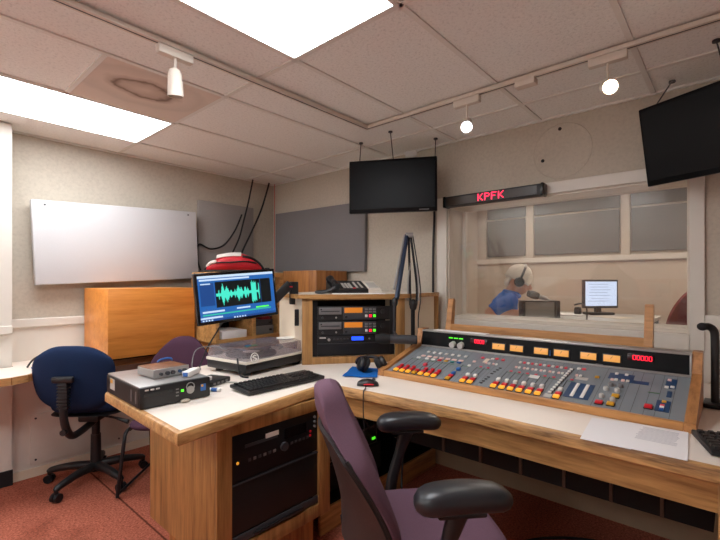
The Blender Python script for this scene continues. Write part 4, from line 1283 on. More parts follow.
# meter bridge
bm_ = MB()
BX = 2.25
bm_.prism([(BX, pz(xb) - .02), (2.335, pz(xb) - .02), (2.335, 1.042), (BX + .018, 1.042)], CYR, CYL, m_)
obj('meter_bridge', bm_, 'screen_black', cs, w=True, flat=True)
obj('bridge_trim', MB().span((BX - .004, CYR, pz(xb)), (BX + .012, CYL, pz(xb) + .010), .002), 'silver', cs, w=True)
obj('bridge_trim', MB().span((BX + .010, CYR, 1.037), (2.337, CYL, 1.046), .002), 'silver', cs, w=True)
obj('bridge_trim', MB().span((BX + .0, CYR, pz(xb)), (BX + .02, CYR + .008, 1.04), .002), 'silver', cs, w=True)
def on_bridge(y, z, w_, h_, th=.004):
    x = BX + (z - (pz(xb) - .02)) / (1.042 - (pz(xb) - .02)) * .018
    return MB().box((0, 0, 0), (th, w_, h_), .001, T(x - th / 2, y, z) @ Matrix.Rotation(.14, 4, 'Y'))
for y in (.973, .874, .747, .649, .527, .429):
    v_ = obj('level_meter', on_bridge(y, .99, .078, .040, .004), 'black_plastic', cs, w=True)
    obj('meter_face', on_bridge(y, .99, .068, .031, .007), 'amber_lit', v_, w=True)
    obj('needle', MB().cyl((BX + .003, y + .012, .978), (BX + .004, y - .004, 1.001), .0008, n=6), 'black_matte', v_, w=True)
def seg_digits(txt, y0, z0, h, par, mat):
    SEG = {'0': 'abcdef', '1': 'bc', '2': 'abged', '5': 'afgcd', '3': 'abgcd', '8': 'abcdefg'}
    wv_ = h * .55
    for k, ch in enumerate(txt):
        g = MB(); yc = y0 - k * wv_ * 1.45
        pos = {'a': (0, h / 2, 1), 'g': (0, 0, 1), 'd': (0, -h / 2, 1), 'f': (wv_ / 2, h / 4, 0), 'e': (wv_ / 2, -h / 4, 0), 'b': (-wv_ / 2, h / 4, 0), 'c': (-wv_ / 2, -h / 4, 0)}
        for s_ in SEG[ch]:
            dy, dz, hor = pos[s_]
            g.box((BX + .005, yc + dy, z0 + dz), (.004, wv_ * .8 if hor else h * .13, h * .13 if hor else h * .46))
        obj('digit', g, mat, par, w=True, flat=True)
for y, n in ((1.087, 4), (.313, 5)):
    d_ = obj('number_display', on_bridge(y + .004, 1.006, .10, .030, .005), plain('red_window', (44, 8, 12), .2), cs, w=True)
    seg_digits('00000'[:n], y + n * .0053, 1.006, .019, d_, 'red_led')
for y in (1.250, 1.198):
    obj('bridge_knob', MB().cyl((BX + .012, y, .976), (BX - .016, y, .973), .019, .017), 'light_grey', cs, w=True)
for y in (1.268, 1.235, 1.202):
    obj('bridge_light', on_bridge(y, 1.012, .024, .006, .006), 'green_led', cs, w=True)
for y in (.703,):
    obj('bridge_mark', on_bridge(y, .985, .004, .03, .005), 'blue_plastic', cs, w=True)
for y in (.92, .70, .48):
    obj('bridge_text', on_bridge(y, .957, .03, .004, .005), 'mid_grey', cs, w=True)
# controls
def ctl(name, x, y, dx, dy, h, mat, bev=.0015, parent=cs):
    m2 = T(x, y, pz(x)) @ Matrix.Rotation(-PA, 4, 'Y')
    return obj(name, MB().box((0, 0, h / 2 + .0006), (dx, dy, h), bev, m2), mat, parent, w=True)
ch = [(1.417, 'g1'), (1.377, 'g1'), (1.337, 'g1'), (1.297, 'g1y'), (1.257, 'g1'), (1.217, 'g1'), (1.176, 'g1'), (1.093, 'blue'),
      (1.012, 'w'), (.972, 'w'), (.852, 'w'), (.811, 'w'), (.771, 'w'), (.731, 'w'), (.690, 'w'), (.650, 'w'), (.572, 'w')]
for i, (y, k) in enumerate(ch):
    ctl('fader_slot', 2.01, y, .15, .003, .0006, 'black_matte', 0)
    ctl('switch_bed', 1.932, y, .066, .029, .002, 'black_plastic')
    ctl('on_button', 1.917, y, .022, .024, .010, 'amber_plastic' if k in ('g1y', 'blue') else 'button_lit')
    ctl('off_button', 1.945, y - .001, .022, .023, .009, 'red_plastic')
    if k == 'w':
        ctl('fader_cap', 1.978, y, .020, .018, .014, 'white_plastic', .003)
    elif k == 'blue':
        ctl('fader_cap', 1.970, y - .004, .022, .018, .014, 'blue_plastic', .003)
        ctl('fader_cap', 2.020, y - .006, .022, .020, .014, 'blue_plastic', .003)
    elif k == 'g1y':
        ctl('fader_cap', 2.014, y - .008, .022, .019, .014, 'pinkred_plastic', .003)
    else:
        ctl('fader_cap', 1.969, y - .004, .018, .017, .013, 'red_plastic', .003)
    if i < 7:
        ctl('selector_button', 2.174, y - .050 + .0, .018, .016, .006, 'white_plastic')
        ctl('selector_button', 2.118, y - .050, .016, .026, .006, 'pink_plastic')
    elif 8 <= i:
        ctl('selector_button', 2.131, y - .026, .016, .011, .006, 'pink_plastic')
        ctl('selector_button', 2.131, y - .042, .016, .011, .006, 'white_plastic')
        ctl('cue_light', 2.085, y - .018, .010, .014, .004, 'pinkred_plastic')
    ctl('channel_line', 2.070, y - .02, .003, .030, .0008, 'green_print', 0)
for x, y, mt in ((2.092, 1.245, 'red_plastic'), (2.094, 1.205, 'amber_plastic'), (2.093, 1.166, 'teal_plastic'), (2.096, 1.126, 'blue_plastic'), (2.09, 1.382, 'white_plastic'), (2.09, 1.325, 'white_plastic'), (2.09, 1.285, 'white_plastic')):
    ctl('colour_button', x, y, .015, .022, .006, mt)
for k in range(6):
    y = .826 - .0395 * k
    ctl('select_key', 2.188, y, .016, .012, .006, 'white_plastic')
    ctl('select_key', 2.189, y - .020, .016, .012, .006, 'pinkred_plastic')
for x, y, mt in ((2.186, 1.031, 'pinkred_plastic'), (2.185, .975, 'white_plastic'), (2.194, .954, 'pinkred_plastic'), (2.189, .918, 'pinkred_plastic'), (2.198, .553, 'white_plastic'), (2.199, .532, 'pinkred_plastic'),
                 (2.13, 1.053, 'pink_plastic'), (2.08, 1.057, 'white_plastic'), (2.14, .464, 'amber_plastic')):
    ctl('select_key', x, y, .016, .016, .006, mt)
ctl('script_label', 2.162, 1.0, .05, .022, .0012, 'cream_laminate', 0); ctl('script_label', 2.065, .715, .03, .045, .0012, 'white_plastic', 0)
ctl('script_label', 2.11, .520, .025, .05, .0012, 'light_grey', 0); ctl('script_label', 1.92, .608, .03, .03, .0012, 'light_grey', 0)
for k in range(11):
    x = 2.185 - .0237 * k; y = .584 + .0024 * k
    ctl('meter_step', x, y, .012, .013, .005, 'white_plastic')
    ctl('meter_edge', x, y - .011, .016, .004, .003, 'black_plastic', 0)
for x, y in ((2.101, .897), (2.079, .902), (2.056, .907), (2.034, .911), (1.996, .912), (1.974, .915), (1.952, .918), (1.931, .920)):
    ctl('tick', x, y, .008, .014, .002, 'black_plastic', 0)
# right-hand modules
def patch_(x, y, dx, dy, mat='navy'): return ctl('module_inlay', x, y, dx, dy, .0015, mat, 0)
pa = patch_(2.0, .503, .135, .098)
for y in (.520, .481):
    ctl('touch_strip', 2.002, y, .120, .014, .004, 'white_plastic')
patch_(2.175, .376, .055, .095); patch_(2.144, .308, .026, .075)
for x, y, mt in ((2.196, .397, 'white_plastic'), (2.196, .359, 'white_plastic'), (2.136, .404, 'pink_plastic'), (2.139, .390, 'white_plastic'), (2.140, .364, 'pink_plastic'), (2.140, .346, 'white_plastic')):
    ctl('option_button', x, y, .016, .013, .006, mt)
for x, y, mt in ((2.043, .409, 'light_grey'), (1.98, .413, 'light_grey'), (2.043, .368, 'light_grey'), (2.084, .399, 'mid_grey'), (2.081, .363, 'mid_grey'), (1.964, .370, 'light_grey')):
    m2 = T(x, y, pz(x)) @ Matrix.Rotation(-PA, 4, 'Y')
    obj('round_knob', MB().lathe([(.001, .0006), (.0105, .0006), (.010, .012), (.007, .016), (.001, .016)], m2, 18), mt, cs, w=True)
for x, y, mt in ((1.929, .412, 'red_plastic'), (1.931, .371, 'amber_plastic'), (1.997, .366, 'amber_plastic'), (1.957, .249, 'red_plastic')):
    ctl('start_bed', x, y, .030, .031, .003, 'black_plastic')
    ctl('start_button', x, y, .022, .026, .010, mt)
patch_(2.170, .197, .085, .036); patch_(2.080, .195, .05, .016); patch_(1.982, .206, .085, .045)
for x, y, mt in ((2.196, .205, 'pink_plastic'), (2.133, .209, 'white_plastic'), (2.139, .190, 'white_plastic'), (2.013, .205, 'amber_plastic'), (1.983, .208, 'pinkred_plastic'), (1.970, .208, 'white_plastic'), (1.955, .208, 'blue_plastic')):
    ctl('option_button', x, y, .014, .014, .006, mt)
ctl('green_mark', 2.075, .245, .004, .04, .001, 'green_print', 0)
# paper strip on the console
t = thing('paper_strip', 'long white paper strip on the left end of the console bridge', 'paper', (2.31, 1.28, 1.046))
obj('sheet', MB().span((2.275, 1.06, 1.0465), (2.332, 1.40, 1.0485)), 'paper', t, w=True)

# wooden script rail behind the console
t = thing('script_rail', 'wooden rail with two tapered posts behind the console', 'script rail', (2.40, .8, DZ))
m_ = Matrix(((1, 0, 0, 0), (0, 0, 1, 0), (0, 1, 0, 0), (0, 0, 0, 1)))
def rail_post(y0, y1):
    return MB().prism([(2.36, DZ), (2.43, DZ), (2.475, 1.225), (2.462, 1.238), (2.445, 1.235)], y0, y1, m_)
obj('post', rail_post(1.355, 1.390), 'honey_wood', t, w=True)
obj('post', rail_post(.290, .325), 'honey_wood', t, w=True)
rl = MB().prism([(2.405, .975), (2.425, .975), (2.430, 1.078), (2.412, 1.078)], .325, 1.355, m_)
obj('rail', rl, 'honey_wood', t, w=True)

# printed sheets
t = thing('printed_sheets', 'white printed sheets lying at the front edge of the worktop', 'paper', (1.72, .26, DZ + .001))
def quad_slab(pts, z0, z1): return MB().prism(pts, z0, z1)
obj('left_sheet', quad_slab([(1.56, .39), (1.566, .245), (1.862, .28), (1.83, .415)], DZ + .001, DZ + .002), 'paper', t, w=True)
obj('right_sheet', quad_slab([(1.566, .27), (1.571, .103), (1.867, .121), (1.858, .30)], DZ + .0025, DZ + .0035), 'paper', t, w=True)
pr = MB()
rr = random.Random(5)
for k in range(13):
    x = 1.83 - .012 * k
    pr.box((x, .20 - rr.random() * .006, DZ + .0037), (.0034, .115 - rr.random() * .014, .0003))
obj('print', pr, 'ink', t, w=True, flat=True)
# black bent stand at the right
t = thing('desk_stand', 'black bent-tube stand on a square base at the right edge', 'stand', (2.35, .06, DZ))
obj('base', MB().span((2.285, .015, DZ), (2.41, .10, DZ + .018), .004), 'black_metal', t, w=True)
obj('stem', MB().tube([(2.345, .062, DZ + .018), (2.345, .062, 1.0), (2.345, .063, 1.11), (2.342, .068, 1.142), (2.332, .082, 1.156), (2.315, .098, 1.157)], .015, 14), 'black_plastic', t, w=True)
obj('tip', MB().ball((2.308, .103, 1.157), (.019, .019, .017)), 'black_matte', t, w=True)

# ================================================================ CHAIRS
def star_base(t, r, hub, mat='black_plastic', a0=0.3):
    obj('gas_column', MB().cyl((0, 0, .09), (0, 0, hub), .025), 'black_metal', t)
    obj('column_sleeve', MB().cyl((0, 0, .07), (0, 0, hub * .72), .034, .030), mat, t)
    for k in range(5):
        a = a0 + k * 2 * PI / 5
        d = Vector((math.cos(a), math.sin(a), 0))
        lg_ = obj('base_leg', MB().tube([Vector((0, 0, .105)), d * r * .5 + Vector((0, 0, .105)), d * r * .93 + Vector((0, 0, .085)), d * r + Vector((0, 0, .07))], .02, 10, radii=[.032, .026, .02, .018]), mat, t)
        c_ = MB()
        n = Vector((-d.y, d.x, 0))
        for s_ in (-1, 1):
            p = d * r + n * (.014 * s_) + Vector((0, 0, .027))
            c_.cyl(p - n * .010, p + n * .010, .027, n=16)
        c_.cyl(d * r + Vector((0, 0, .03)), d * r + Vector((0, 0, .075)), .012)
        obj('caster', c_, 'black_metal', lg_)
def pad_rings(L, w, h, n=20):
    rings = []
    for k in range(13):
        s_ = (1 - math.cos(PI * k / 12)) / 2; x = -L / 2 + L * s_
        e = min(1, max(0.0, 1 - abs(2 * s_ - 1) ** 5.5) ** .5 + .05)
        hw = w / 2 * e * (.86 + .22 * math.sin(PI * s_)); hh = h / 2 * e * (1.0 + .15 * (1 - s_))
        rings.append([(x, hw * math.copysign(abs(math.cos(a)) ** .7, math.cos(a)), hh * math.copysign(abs(math.sin(a)) ** .8, math.sin(a)) + .012 * math.sin(PI * s_)) for a in [2 * PI * q / n for q in range(n)]])
    return rings
def cushion(hw, f0, f1, z0, z1, n=28, front_round=.35):
    """rounded seat slab, x forward"""
    rings = []
    cx = (f0 + f1) / 2; hx_ = (f1 - f0) / 2
    for z, k in ((z0, .80), (z0 + .008, .92), (z0 + (z1 - z0) * .5, 1.0), (z1 - .012, .97), (z1 - .003, .88), (z1, .70), (z1 - .002, .35), (z1 - .004, .02)):
        rings.append([(cx + hx_ * k * math.copysign(abs(math.cos(a)) ** .55, math.cos(a)), hw * k * math.copysign(abs(math.sin(a)) ** .55, math.sin(a)), z) for a in [2 * PI * q / n for q in range(n)]])
    return rings

# foreground purple chair; local x forward, y left
CG = math.atan2(-.667, .745)
t = thing('office_chair', 'purple office chair with black armrests in the foreground at the worktop', 'chair', (1.205, .775, 0), CG)
SZ = .555
obj('seat', MB().loft(cushion(.255, -.25, .25, SZ - .085, SZ)), 'purple_fabric', t, sub=1)
obj('seat_pan', MB().loft(cushion(.22, -.22, .20, SZ - .125, SZ - .08)), 'black_plastic', t)
def back_surface(u, v):
    # u across 0..1, v height 0..1
    z = .545 + .475 * v
    half = .215 + .03 * math.sin(PI * min(1, v * 1.1)) - .075 * max(0, v - .72) / .28
    y = (2 * u - 1) * half
    x = -.262 - .085 * max(0, (v - .22) / .78) ** 1.3 - .050 * max(0, v) ** 2 + (.135 - .105 * max(0, v) ** 1.5) * abs(2 * u - 1) ** 1.8 + .03 * max(0, v - .85) / .15
    zz = z - .05 * (2 * u - 1) ** 4 * v - .02 * (2 * u - 1) ** 4
    n = Vector((1, -(2 * u - 1) * .75, .22)).normalized()
    return (x, y, zz), n
def th_c(u, v):
    e = max(abs(2 * u - 1), abs(2 * v - 1))
    return .020 + .045 * math.sqrt(max(0, 1 - e ** 4)) + .040 * max(0, v) ** 2
obj('backrest', MB().sheet(back_surface, 22, 22, th_c), 'purple_fabric', t, sub=1)
def shell_surface(u, v):
    p, n = back_surface(.03 + .94 * u, -.02 + .76 * v)
    return Vector(p) - n * .002, -n
obj('back_shell', MB().sheet(shell_surface, 20, 16, .012), 'shell', t)
edge = [Vector(back_surface(.03, v / 10 * .74)[0]) for v in range(11)]
obj('shell_edge', MB().tube(edge, .006), 'black_plastic', t)
obj('back_spine', MB().tube([(-.06, 0, SZ - .11), (-.18, 0, SZ - .12), (-.235, 0, SZ - .06), (-.255, 0, .59)], .026, 12), 'black_plastic', t)
for s_ in (-1, 1):
    yy = .305 * s_
    ar = obj('armrest', MB().loft(pad_rings(.265, .105, .060), T(.02, yy, .775)), 'arm_vinyl', t)
    obj('arm_post', MB().tube([(.01, yy * .99, .75), (-.02, yy * .985, .66), (-.05, yy * .97, .56), (-.06, yy * .93, .47), (-.05, yy * .75, .44), (-.03, yy * .35, .44)], .02, 12, radii=[.030, .020, .022, .022, .02, .02]), 'black_plastic', ar)
    obj('arm_plate', MB().box((.01, yy, .748), (.13, .06, .014), .005), 'black_plastic', ar)
obj('tilt_box', MB().box((-.01, 0, SZ - .15), (.22, .14, .06), .015), 'black_plastic', t)
obj('back_knob', MB().cyl((-.245, -.23, .60), (-.245, -.262, .60), .022), 'black_plastic', t)
star_base(t, .30, SZ - .12)

# blue chair at the wall desk, seen from behind
t = thing('office_chair', 'dark blue swivel chair seen from behind at the wall desk', 'chair', (.985, 3.25, 0), math.atan2(.72, .69))
obj('seat', MB().loft(cushion(.235, -.20, .25, .500, .575)), 'blue_fabric', t, sub=1)
obj('seat_pan', MB().loft(cushion(.225, -.20, .23, .480, .505)), 'black_plastic', t)
def bl_back(u, v):
    e = abs(2 * v - 1)
    hw = .240 * (1 - .20 * e ** 5)
    y = (2 * u - 1) * hw
    z = .53 + .425 * v - .07 * abs(2 * u - 1) ** 3.2 * (2 * v - 1)
    x = -.215 - .07 * v + .05 * (2 * u - 1) ** 2 - .025 * math.sin(PI * v)
    return (x, y, z), Vector((-1, (2 * u - 1) * .30, .08)).normalized()
obj('backrest', MB().sheet(bl_back, 22, 20, lambda u, v: .022 + .035 * math.sqrt(max(0, 1 - max(abs(2 * u - 1), abs(2 * v - 1)) ** 4))), 'blue_fabric', t, sub=1)
sp = MB(); sp.box((-.368, 0, .765), (.030, .125, .040), .012); sp.box((-.362, 0, .68), (.030, .052, .19), .008)
sp.tube([(-.362, 0, .62), (-.355, 0, .52), (-.32, 0, .44), (-.27, 0, .40), (-.18, 0, .395), (-.03, 0, .41)], .022, 12)
bk = obj('back_support', sp, 'black_plastic', t)
for k in range(8):
    obj('rib', MB().box((-.362, 0, .60 + .019 * k), (.040, .062, .009), .003), 'black_plastic', bk)
obj('support_knob', MB().cyl((-.33, 0, .45), (-.37, 0, .45), .018), 'black_plastic', bk)
obj('tilt_box', MB().box((0, 0, .452), (.2, .13, .055), .012), 'black_plastic', t)
obj('lever', MB().tube([(-.05, -.06, .455), (-.08, -.16, .445), (-.09, -.25, .42)], .010, 8, radii=[.008, .008, .016]), 'black_plastic', t)
star_base(t, .295, .44, a0=-.93)

# stacking chair behind the wing
fw = Vector((-.72, -.69, 0))
t = thing('stacking_chair', 'dark purple chair with thin black legs behind the worktop wing', 'chair', (1.31, 2.86, 0), math.atan2(fw.y, fw.x))
obj('seat', MB().loft(cushion(.215, -.20, .22, .40, .455)), 'plum_fabric', t, sub=1)
def st_back(u, v):
    hw = .225 * (1 - .3 * max(0, v - .55) ** 2 / .2)
    y = (2 * u - 1) * hw
    z = .60 + .345 * v - .10 * abs(2 * u - 1) ** 2.6 * v
    x = -.215 - .07 * v + .04 * (2 * u - 1) ** 2
    return (x, y, z), Vector((1, 0, .1)).normalized()
obj('backrest', MB().sheet(st_back, 18, 14, lambda u, v: .012 + .03 * math.sqrt(max(0, 1 - max(abs(2 * u - 1), abs(2 * v - 1)) ** 4))), 'plum_fabric', t, sub=1)
for s_ in (-1, 1):
    y = .205 * s_
    obj('frame_side', MB().tube([(-.275, y, .80), (-.23, y, .60), (-.20, y, .43), (-.10, y, .395), (.12, y, .395)], .011, 10), 'black_metal', t)
    obj('leg', MB().tube([(.10, y, .40), (.17, y, .39), (.20, y, .32), (.235, y * 1.1, .012)], .011, 10), 'black_metal', t)
    obj('leg', MB().tube([(-.12, y, .395), (-.17, y, .33), (-.24, y * 1.1, .012)], .011, 10), 'black_metal', t)
obj('stretcher', MB().cyl((.232, -.225, .03), (-.236, -.225, .03), .009), 'black_metal', t)
obj('stretcher', MB().cyl((.232, .225, .03), (-.236, .225, .03), .009), 'black_metal', t)

# ================================================================ BEYOND THE GLASS
DB = 1.035
t = thing('booth_desk', 'pale desk beyond the glass in front of the seated person', 'desk', (4.1, .9, FZ))
bd = MB().span((3.42, .50, DB - .03), (4.72, 1.42, DB), .004)
obj('top', bd, 'light_grey', t, w=True)
for x, y in ((3.46, .54), (4.66, .54), (3.46, 1.36), (4.66, 1.36)):
    obj('leg', MB().span((x - .025, y - .025, FZ), (x + .025, y + .025, DB - .03)), 'dark_grey', t, w=True)
# person, built facing local +x, z from the booth floor
pg = Vector((.50, -.866, 0))
pz0 = FZ
t = thing('person', 'white-haired person in a blue polo shirt leaning over the booth desk', 'person', (3.692, 1.662, pz0 - .02), math.atan2(pg.y, pg.x))
def ell(c, rx, ry, n=16, tilt=0.0):
    return [(c[0] + rx * math.cos(a) * math.cos(tilt), c[1] + ry * math.sin(a), c[2] - rx * math.cos(a) * math.sin(tilt)) for a in [2 * PI * k / n for k in range(n)]]
def limb(mb, pts, radii, n=12): return mb.tube(pts, radii[0], n, 5, None, radii)
def hand(mb, w, d, up, side):
    """palm and five fingers from wrist w towards d"""
    w = Vector(w); d = Vector(d).normalized(); up = Vector(up).normalized(); sd = d.cross(up) * side
    mb.tube([w, w + d * .045, w + d * .085], .03, 10, 4, None, [.024, .036, .030])
    for k, (o, L) in enumerate(((-.026, .062), (-.009, .072), (.009, .068), (.025, .054))):
        b = w + d * .075 + sd * o
        mb.tube([b, b + d * L * .55 - up * .004, b + d * L * .9 - up * .020], .009, 8, 4, None, [.010, .009, .007])
    b = w + d * .03 - sd * .028
    mb.tube([b, b + d * .03 - sd * .022 - up * .005, b + d * .058 - sd * .026 - up * .014], .01, 8, 4, None, [.013, .011, .008])
body = MB()
body.loft([ell((0, 0, .42), .11, .16), ell((.0, 0, .50), .125, .175), ell((.03, 0, .62), .115, .16), ell((.075, 0, .76), .115, .165, tilt=.3), ell((.12, 0, .90), .105, .175, tilt=.4), ell((.15, 0, .975), .07, .13, tilt=.45), ell((.17, 0, 1.01), .055, .065, tilt=.5)])
limb(body, [(.155, 0, .97), (.185, 0, 1.04), (.215, 0, 1.10)], [.060, .054, .056])
HC = Vector((.245, 0, 1.125))                         # head centre
hm = T(*HC) @ Matrix.Rotation(.45, 4, 'Y')
body.ball((0, 0, .012), (.096, .076, .112), hm)
body.ball((.035, 0, -.062), (.060, .056, .058), hm)
body.tube([(.085, 0, .02), (.108, 0, -.012), (.118, 0, -.030), (.092, 0, -.040)], .012, 8, 4, hm, [.008, .012, .015, .010])
for s_ in (-1, 1):
    body.ball((-.005, .077 * s_, -.010), (.018, .008, .030), hm)
body.tube([(.078, .022, -.064), (.093, 0, -.062), (.078, -.022, -.064)], .006, 6, 4, hm)
sh = {}
for s_ in (-1, 1):
    S_ = Vector((.135, .185 * s_, .945)); E_ = Vector((.17, .255 * s_, .72 + .09)); W_2 = Vector((.40, .12 * s_, DB - FZ + .06))
    if s_ < 0: E_ = Vector((-.05, -.265, .835)); W_2 = Vector((.215, -.21, .85))
    sh[s_] = (S_, E_, W_2)
    limb(body, [Vector((.125, .10 * s_, .955)), S_, (S_ + E_) / 2 + Vector((-.01, .012 * s_, 0)), E_, (E_ + W_2) / 2, W_2], [.05, .056, .048, .042, .040, .026])
    hand(body, W_2, (1, -.25 * s_, -.04), (0, 0, 1), s_)
    K = Vector((.44, .11 * s_, .52)); Hh = Vector((.03, .095 * s_, .49)); A_ = Vector((.42, .12 * s_, .09))
    limb(body, [Hh, (Hh + K) / 2, K, (K + A_) / 2 + Vector((-.02, 0, .03)), A_], [.085, .075, .056, .052, .036])
    limb(body, [A_ + Vector((-.05, 0, -.045)), A_ + Vector((.06, 0, -.05)), A_ + Vector((.17, 0, -.062))], [.034, .036, .024])
pb = obj('body', body, 'skin', t, remesh=.008)
shirt = MB()
shirt.loft([ell((-.0, 0, .47), .142, .192), ell((.005, 0, .54), .14, .19), ell((.03, 0, .64), .132, .176), ell((.075, 0, .77), .130, .18, tilt=.3), ell((.12, 0, .90), .118, .186, tilt=.4), ell((.148, 0, .965), .086, .15, tilt=.45), ell((.165, 0, 1.0), .068, .085, tilt=.5)])
for s_ in (-1, 1):
    S_, E_, W_2 = sh[s_]
    limb(shirt, [Vector((.125, .09 * s_, .95)), S_, (S_ + E_) / 2 + Vector((-.01, .014 * s_, 0)), E_ + (S_ - E_) * .22], [.065, .072, .068, .066])
obj('polo_shirt', shirt, 'polo', t, remesh=.009)
obj('collar', MB().tube([(.235, .02, .985), (.21, .066, 1.0), (.15, .066, 1.018), (.118, 0, 1.025), (.15, -.066, 1.018), (.21, -.066, 1.0), (.235, -.02, .985)], .022, 8), 'polo', t)
tr_ = MB()
for s_ in (-1, 1):
    K = Vector((.44, .11 * s_, .52)); Hh = Vector((.03, .095 * s_, .49)); A_ = Vector((.42, .12 * s_, .11))
    limb(tr_, [Hh + Vector((-.05, 0, 0)), Hh, (Hh + K) / 2, K, (K + A_) / 2 + Vector((-.02, 0, .03)), A_], [.10, .105, .092, .074, .07, .062])
obj('trousers', tr_, 'trousers', t, remesh=.010)
for s_ in (-1, 1):
    obj('shoe', MB().tube([(.36, .12 * s_, .045), (.44, .12 * s_, .045), (.53, .125 * s_, .040), (.59, .125 * s_, .032)], .04, 12, 5, None, [.042, .048, .046, .030]), 'black_plastic', t)
    obj('eye', MB().ball((.082, .030 * s_, .004), (.008, .012, .006), hm), 'black_gloss', t)
hr = MB()
rr = random.Random(11)
def hair_pt(u, v):
    a = u * 2 * PI; b = v * PI * .60
    k = 1 + .05 * math.sin(9 * a + 3 * b) + .04 * rr.random()
    return (-.014 + .112 * k * math.sin(b) * math.cos(a) - .004, .090 * k * math.sin(b) * math.sin(a), .022 + .116 * k * math.cos(b) * (1.0))
hr.grid(hair_pt, 26, 12, m=hm)
hr.tube([(-.085, .04, -.01), (-.095, .02, -.05), (-.088, 0, -.075), (-.095, -.02, -.05), (-.085, -.04, -.01)], .02, 8, 5, hm)
ho = obj('hair', hr, 'hair', t)
so = ho.modifiers.new('solid', 'SOLIDIFY'); so.thickness = .02; so.offset = -1
# headphones worn by the person
q = T(3.692, 1.662, pz0 - .02) @ rotz(math.atan2(pg.y, pg.x)) @ hm
t = thing('headphones', 'black headphones on the head of the person beyond the glass', 'headphones', q.translation, 0)
qq = T(*(-q.translation)) @ q
obj('headband', MB().tube([(-.012, .128 * math.cos(a) * .78, -.01 + .145 * math.sin(a)) for a in [PI * k / 12 for k in range(13)]], .011, 8, 3, qq), 'black_plastic', t)
obj('band_pad', MB().tube([(-.012, .128 * math.cos(a) * .80, -.006 + .148 * math.sin(a)) for a in [PI * (.3 + .4 * k / 8) for k in range(9)]], .014, 8, 3, qq), 'light_grey', t)
for s_ in (-1, 1):
    obj('ear_cup', MB().cyl((-.008, .084 * s_, -.018), (-.008, .116 * s_, -.018), .045, .036, 18, qq), 'black_plastic', t)
# chair under the person
t = thing('booth_chair', 'dark chair the person beyond the glass sits on', 'chair', (3.69, 1.67, FZ), math.atan2(pg.y, pg.x))
obj('seat', MB().loft(cushion(.23, -.2, .24, .32, .385)), 'trousers', t)
obj('backrest', MB().sheet(lambda u, v: ((-.235 - .02 * v, (2 * u - 1) * .2, .42 + .26 * v), Vector((1, 0, 0))), 6, 6, .035), 'trousers', t)
obj('back_bar', MB().tube([(0, 0, .30), (-.21, 0, .31), (-.25, 0, .46)], .02), 'black_metal', t)
star_base(t, .28, .32)
# microphone on the booth desk
t = thing('booth_microphone', 'black foam-covered microphone in front of the person beyond the glass', 'microphone', (3.55, 1.16, DB))
MA, MBp = Vector((3.506, 1.262, 1.250)), Vector((3.590, 1.183, 1.216))
ax_ = (MBp - MA).normalized()
obj('foam_cover', MB().tube([MA, MA + ax_ * .04, MA + ax_ * .085], .03, 14, 5, None, [.024, .032, .028]), 'black_matte', t, w=True)
obj('body', MB().cyl(MA + ax_ * .08, MA + ax_ * .16, .020), 'silver', t, w=True)
e_ = MA + ax_ * .15
obj('boom', MB().tube([e_, e_ + Vector((.05, -.03, -.02)), (3.665, 1.12, 1.16), (3.69, 1.095, DB + .01)], .009), 'silver', t, w=True)
obj('foot', MB().cyl((3.69, 1.095, DB), (3.69, 1.095, DB + .014), .05), 'black_metal', t, w=True)
# grey equipment case seen from behind
t = thing('equipment_case', 'black-framed grey equipment case on the booth desk before the microphone', 'equipment', (3.46, 1.165, DB), math.atan2(-.75, .66))
obj('panel', MB().box((0, 0, .082), (.235, .05, .14), .004), 'case_grey', t)
f = MB(); f.box((-.13, 0, .08), (.022, .09, .16), .004); f.box((.135, 0, .08), (.034, .09, .16), .004); f.box((0, 0, .157), (.29, .09, .010), .004); f.box((0, 0, .006), (.24, .08, .011))
obj('frame', f, 'black_plastic', t)
cable('cable', [(3.56, .93, DB + .13), (3.60, .89, DB + .14), (3.63, .86, DB + .10), (3.63, .86, DB + .004)], .006, 'black cable drooping from the equipment case beyond the glass')
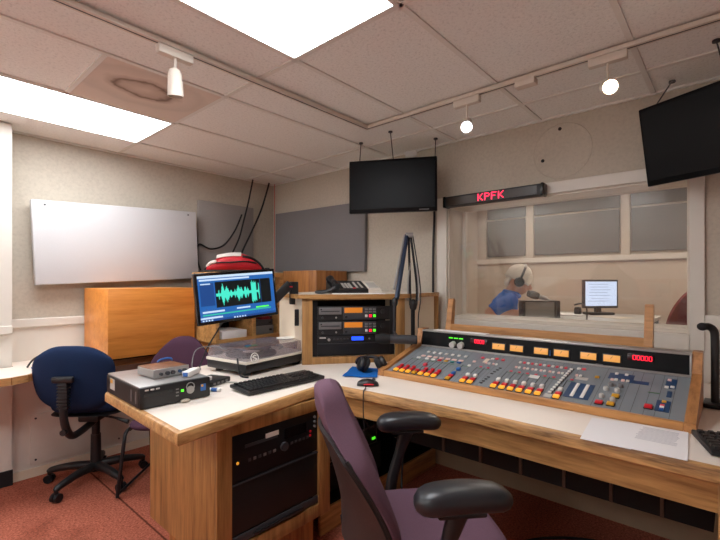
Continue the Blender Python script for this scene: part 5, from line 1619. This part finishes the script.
# booth monitor
t = thing('booth_monitor', 'monitor with a bright white page on the desk beyond the glass', 'monitor', (4.46, .945, DB), math.atan2(-.75, .66) + .12)
obj('bezel', MB().box((0, 0, .195), (.345, .035, .265), .006), 'black_plastic', t)
obj('screen', MB().box((0, -.019, .197), (.312, .003, .226)), 'scr_doc', t)
for k in range(7):
    obj('text_line', MB().box((-.03 + .01 * (k % 3), -.0212, .285 - .026 * k), (.20 - .02 * (k % 2), .001, .004)), 'scr_text', t, flat=True)
obj('neck', MB().box((0, .03, .06), (.06, .03, .10), .006), 'black_plastic', t)
obj('foot', MB().box((0, .02, .012), (.22, .16, .022), .008), 'black_plastic', t)
t = thing('booth_speaker', 'small dark desk speaker left of the booth monitor', 'speaker', (4.25, 1.08, DB))
obj('body', MB().box((0, 0, .04), (.06, .06, .08), .02), 'black_plastic', t)
obj('cone', MB().cyl((-.03, 0, .045), (-.034, 0, .045), .018), 'dark_grey', t)
for k, (x, y, rz_, lb) in enumerate(((4.20, 1.17, .3, 'white papers on the booth desk left of the monitor'), (4.22, .80, -.5, 'pale sheet on the booth desk in front of the monitor'))):
    t = thing('paper_sheet', lb, 'paper', (x, y, DB), rz_, 'papers on the booth desk')
    obj('sheet', MB().box((0, 0, .006 if k == 0 else .002), (.21, .28, .012 if k == 0 else .003)), 'paper' if k == 0 else 'cream_laminate', t)
# maroon chair
t = thing('booth_chair', 'maroon chair at the right of the booth, partly hidden by the window frame', 'chair', (4.56, .28, FZ + .0), math.atan2(.35, .9))
def mr_back(u, v):
    hw = .24 * (1 - .25 * v ** 3)
    return (-.24 - .06 * v + .05 * (2 * u - 1) ** 2, (2 * u - 1) * hw, .52 + .53 * v - .16 * abs(2 * u - 1) ** 2.4 * v), Vector((1, 0, .1)).normalized()
obj('backrest', MB().sheet(mr_back, 16, 12, .05), 'maroon', t)
obj('seat', MB().loft(cushion(.24, -.22, .24, .42, .49)), 'maroon', t)
obj('back_bar', MB().tube([(0, 0, .40), (-.2, 0, .41), (-.27, 0, .55)], .02), 'black_metal', t)
star_base(t, .28, .42)
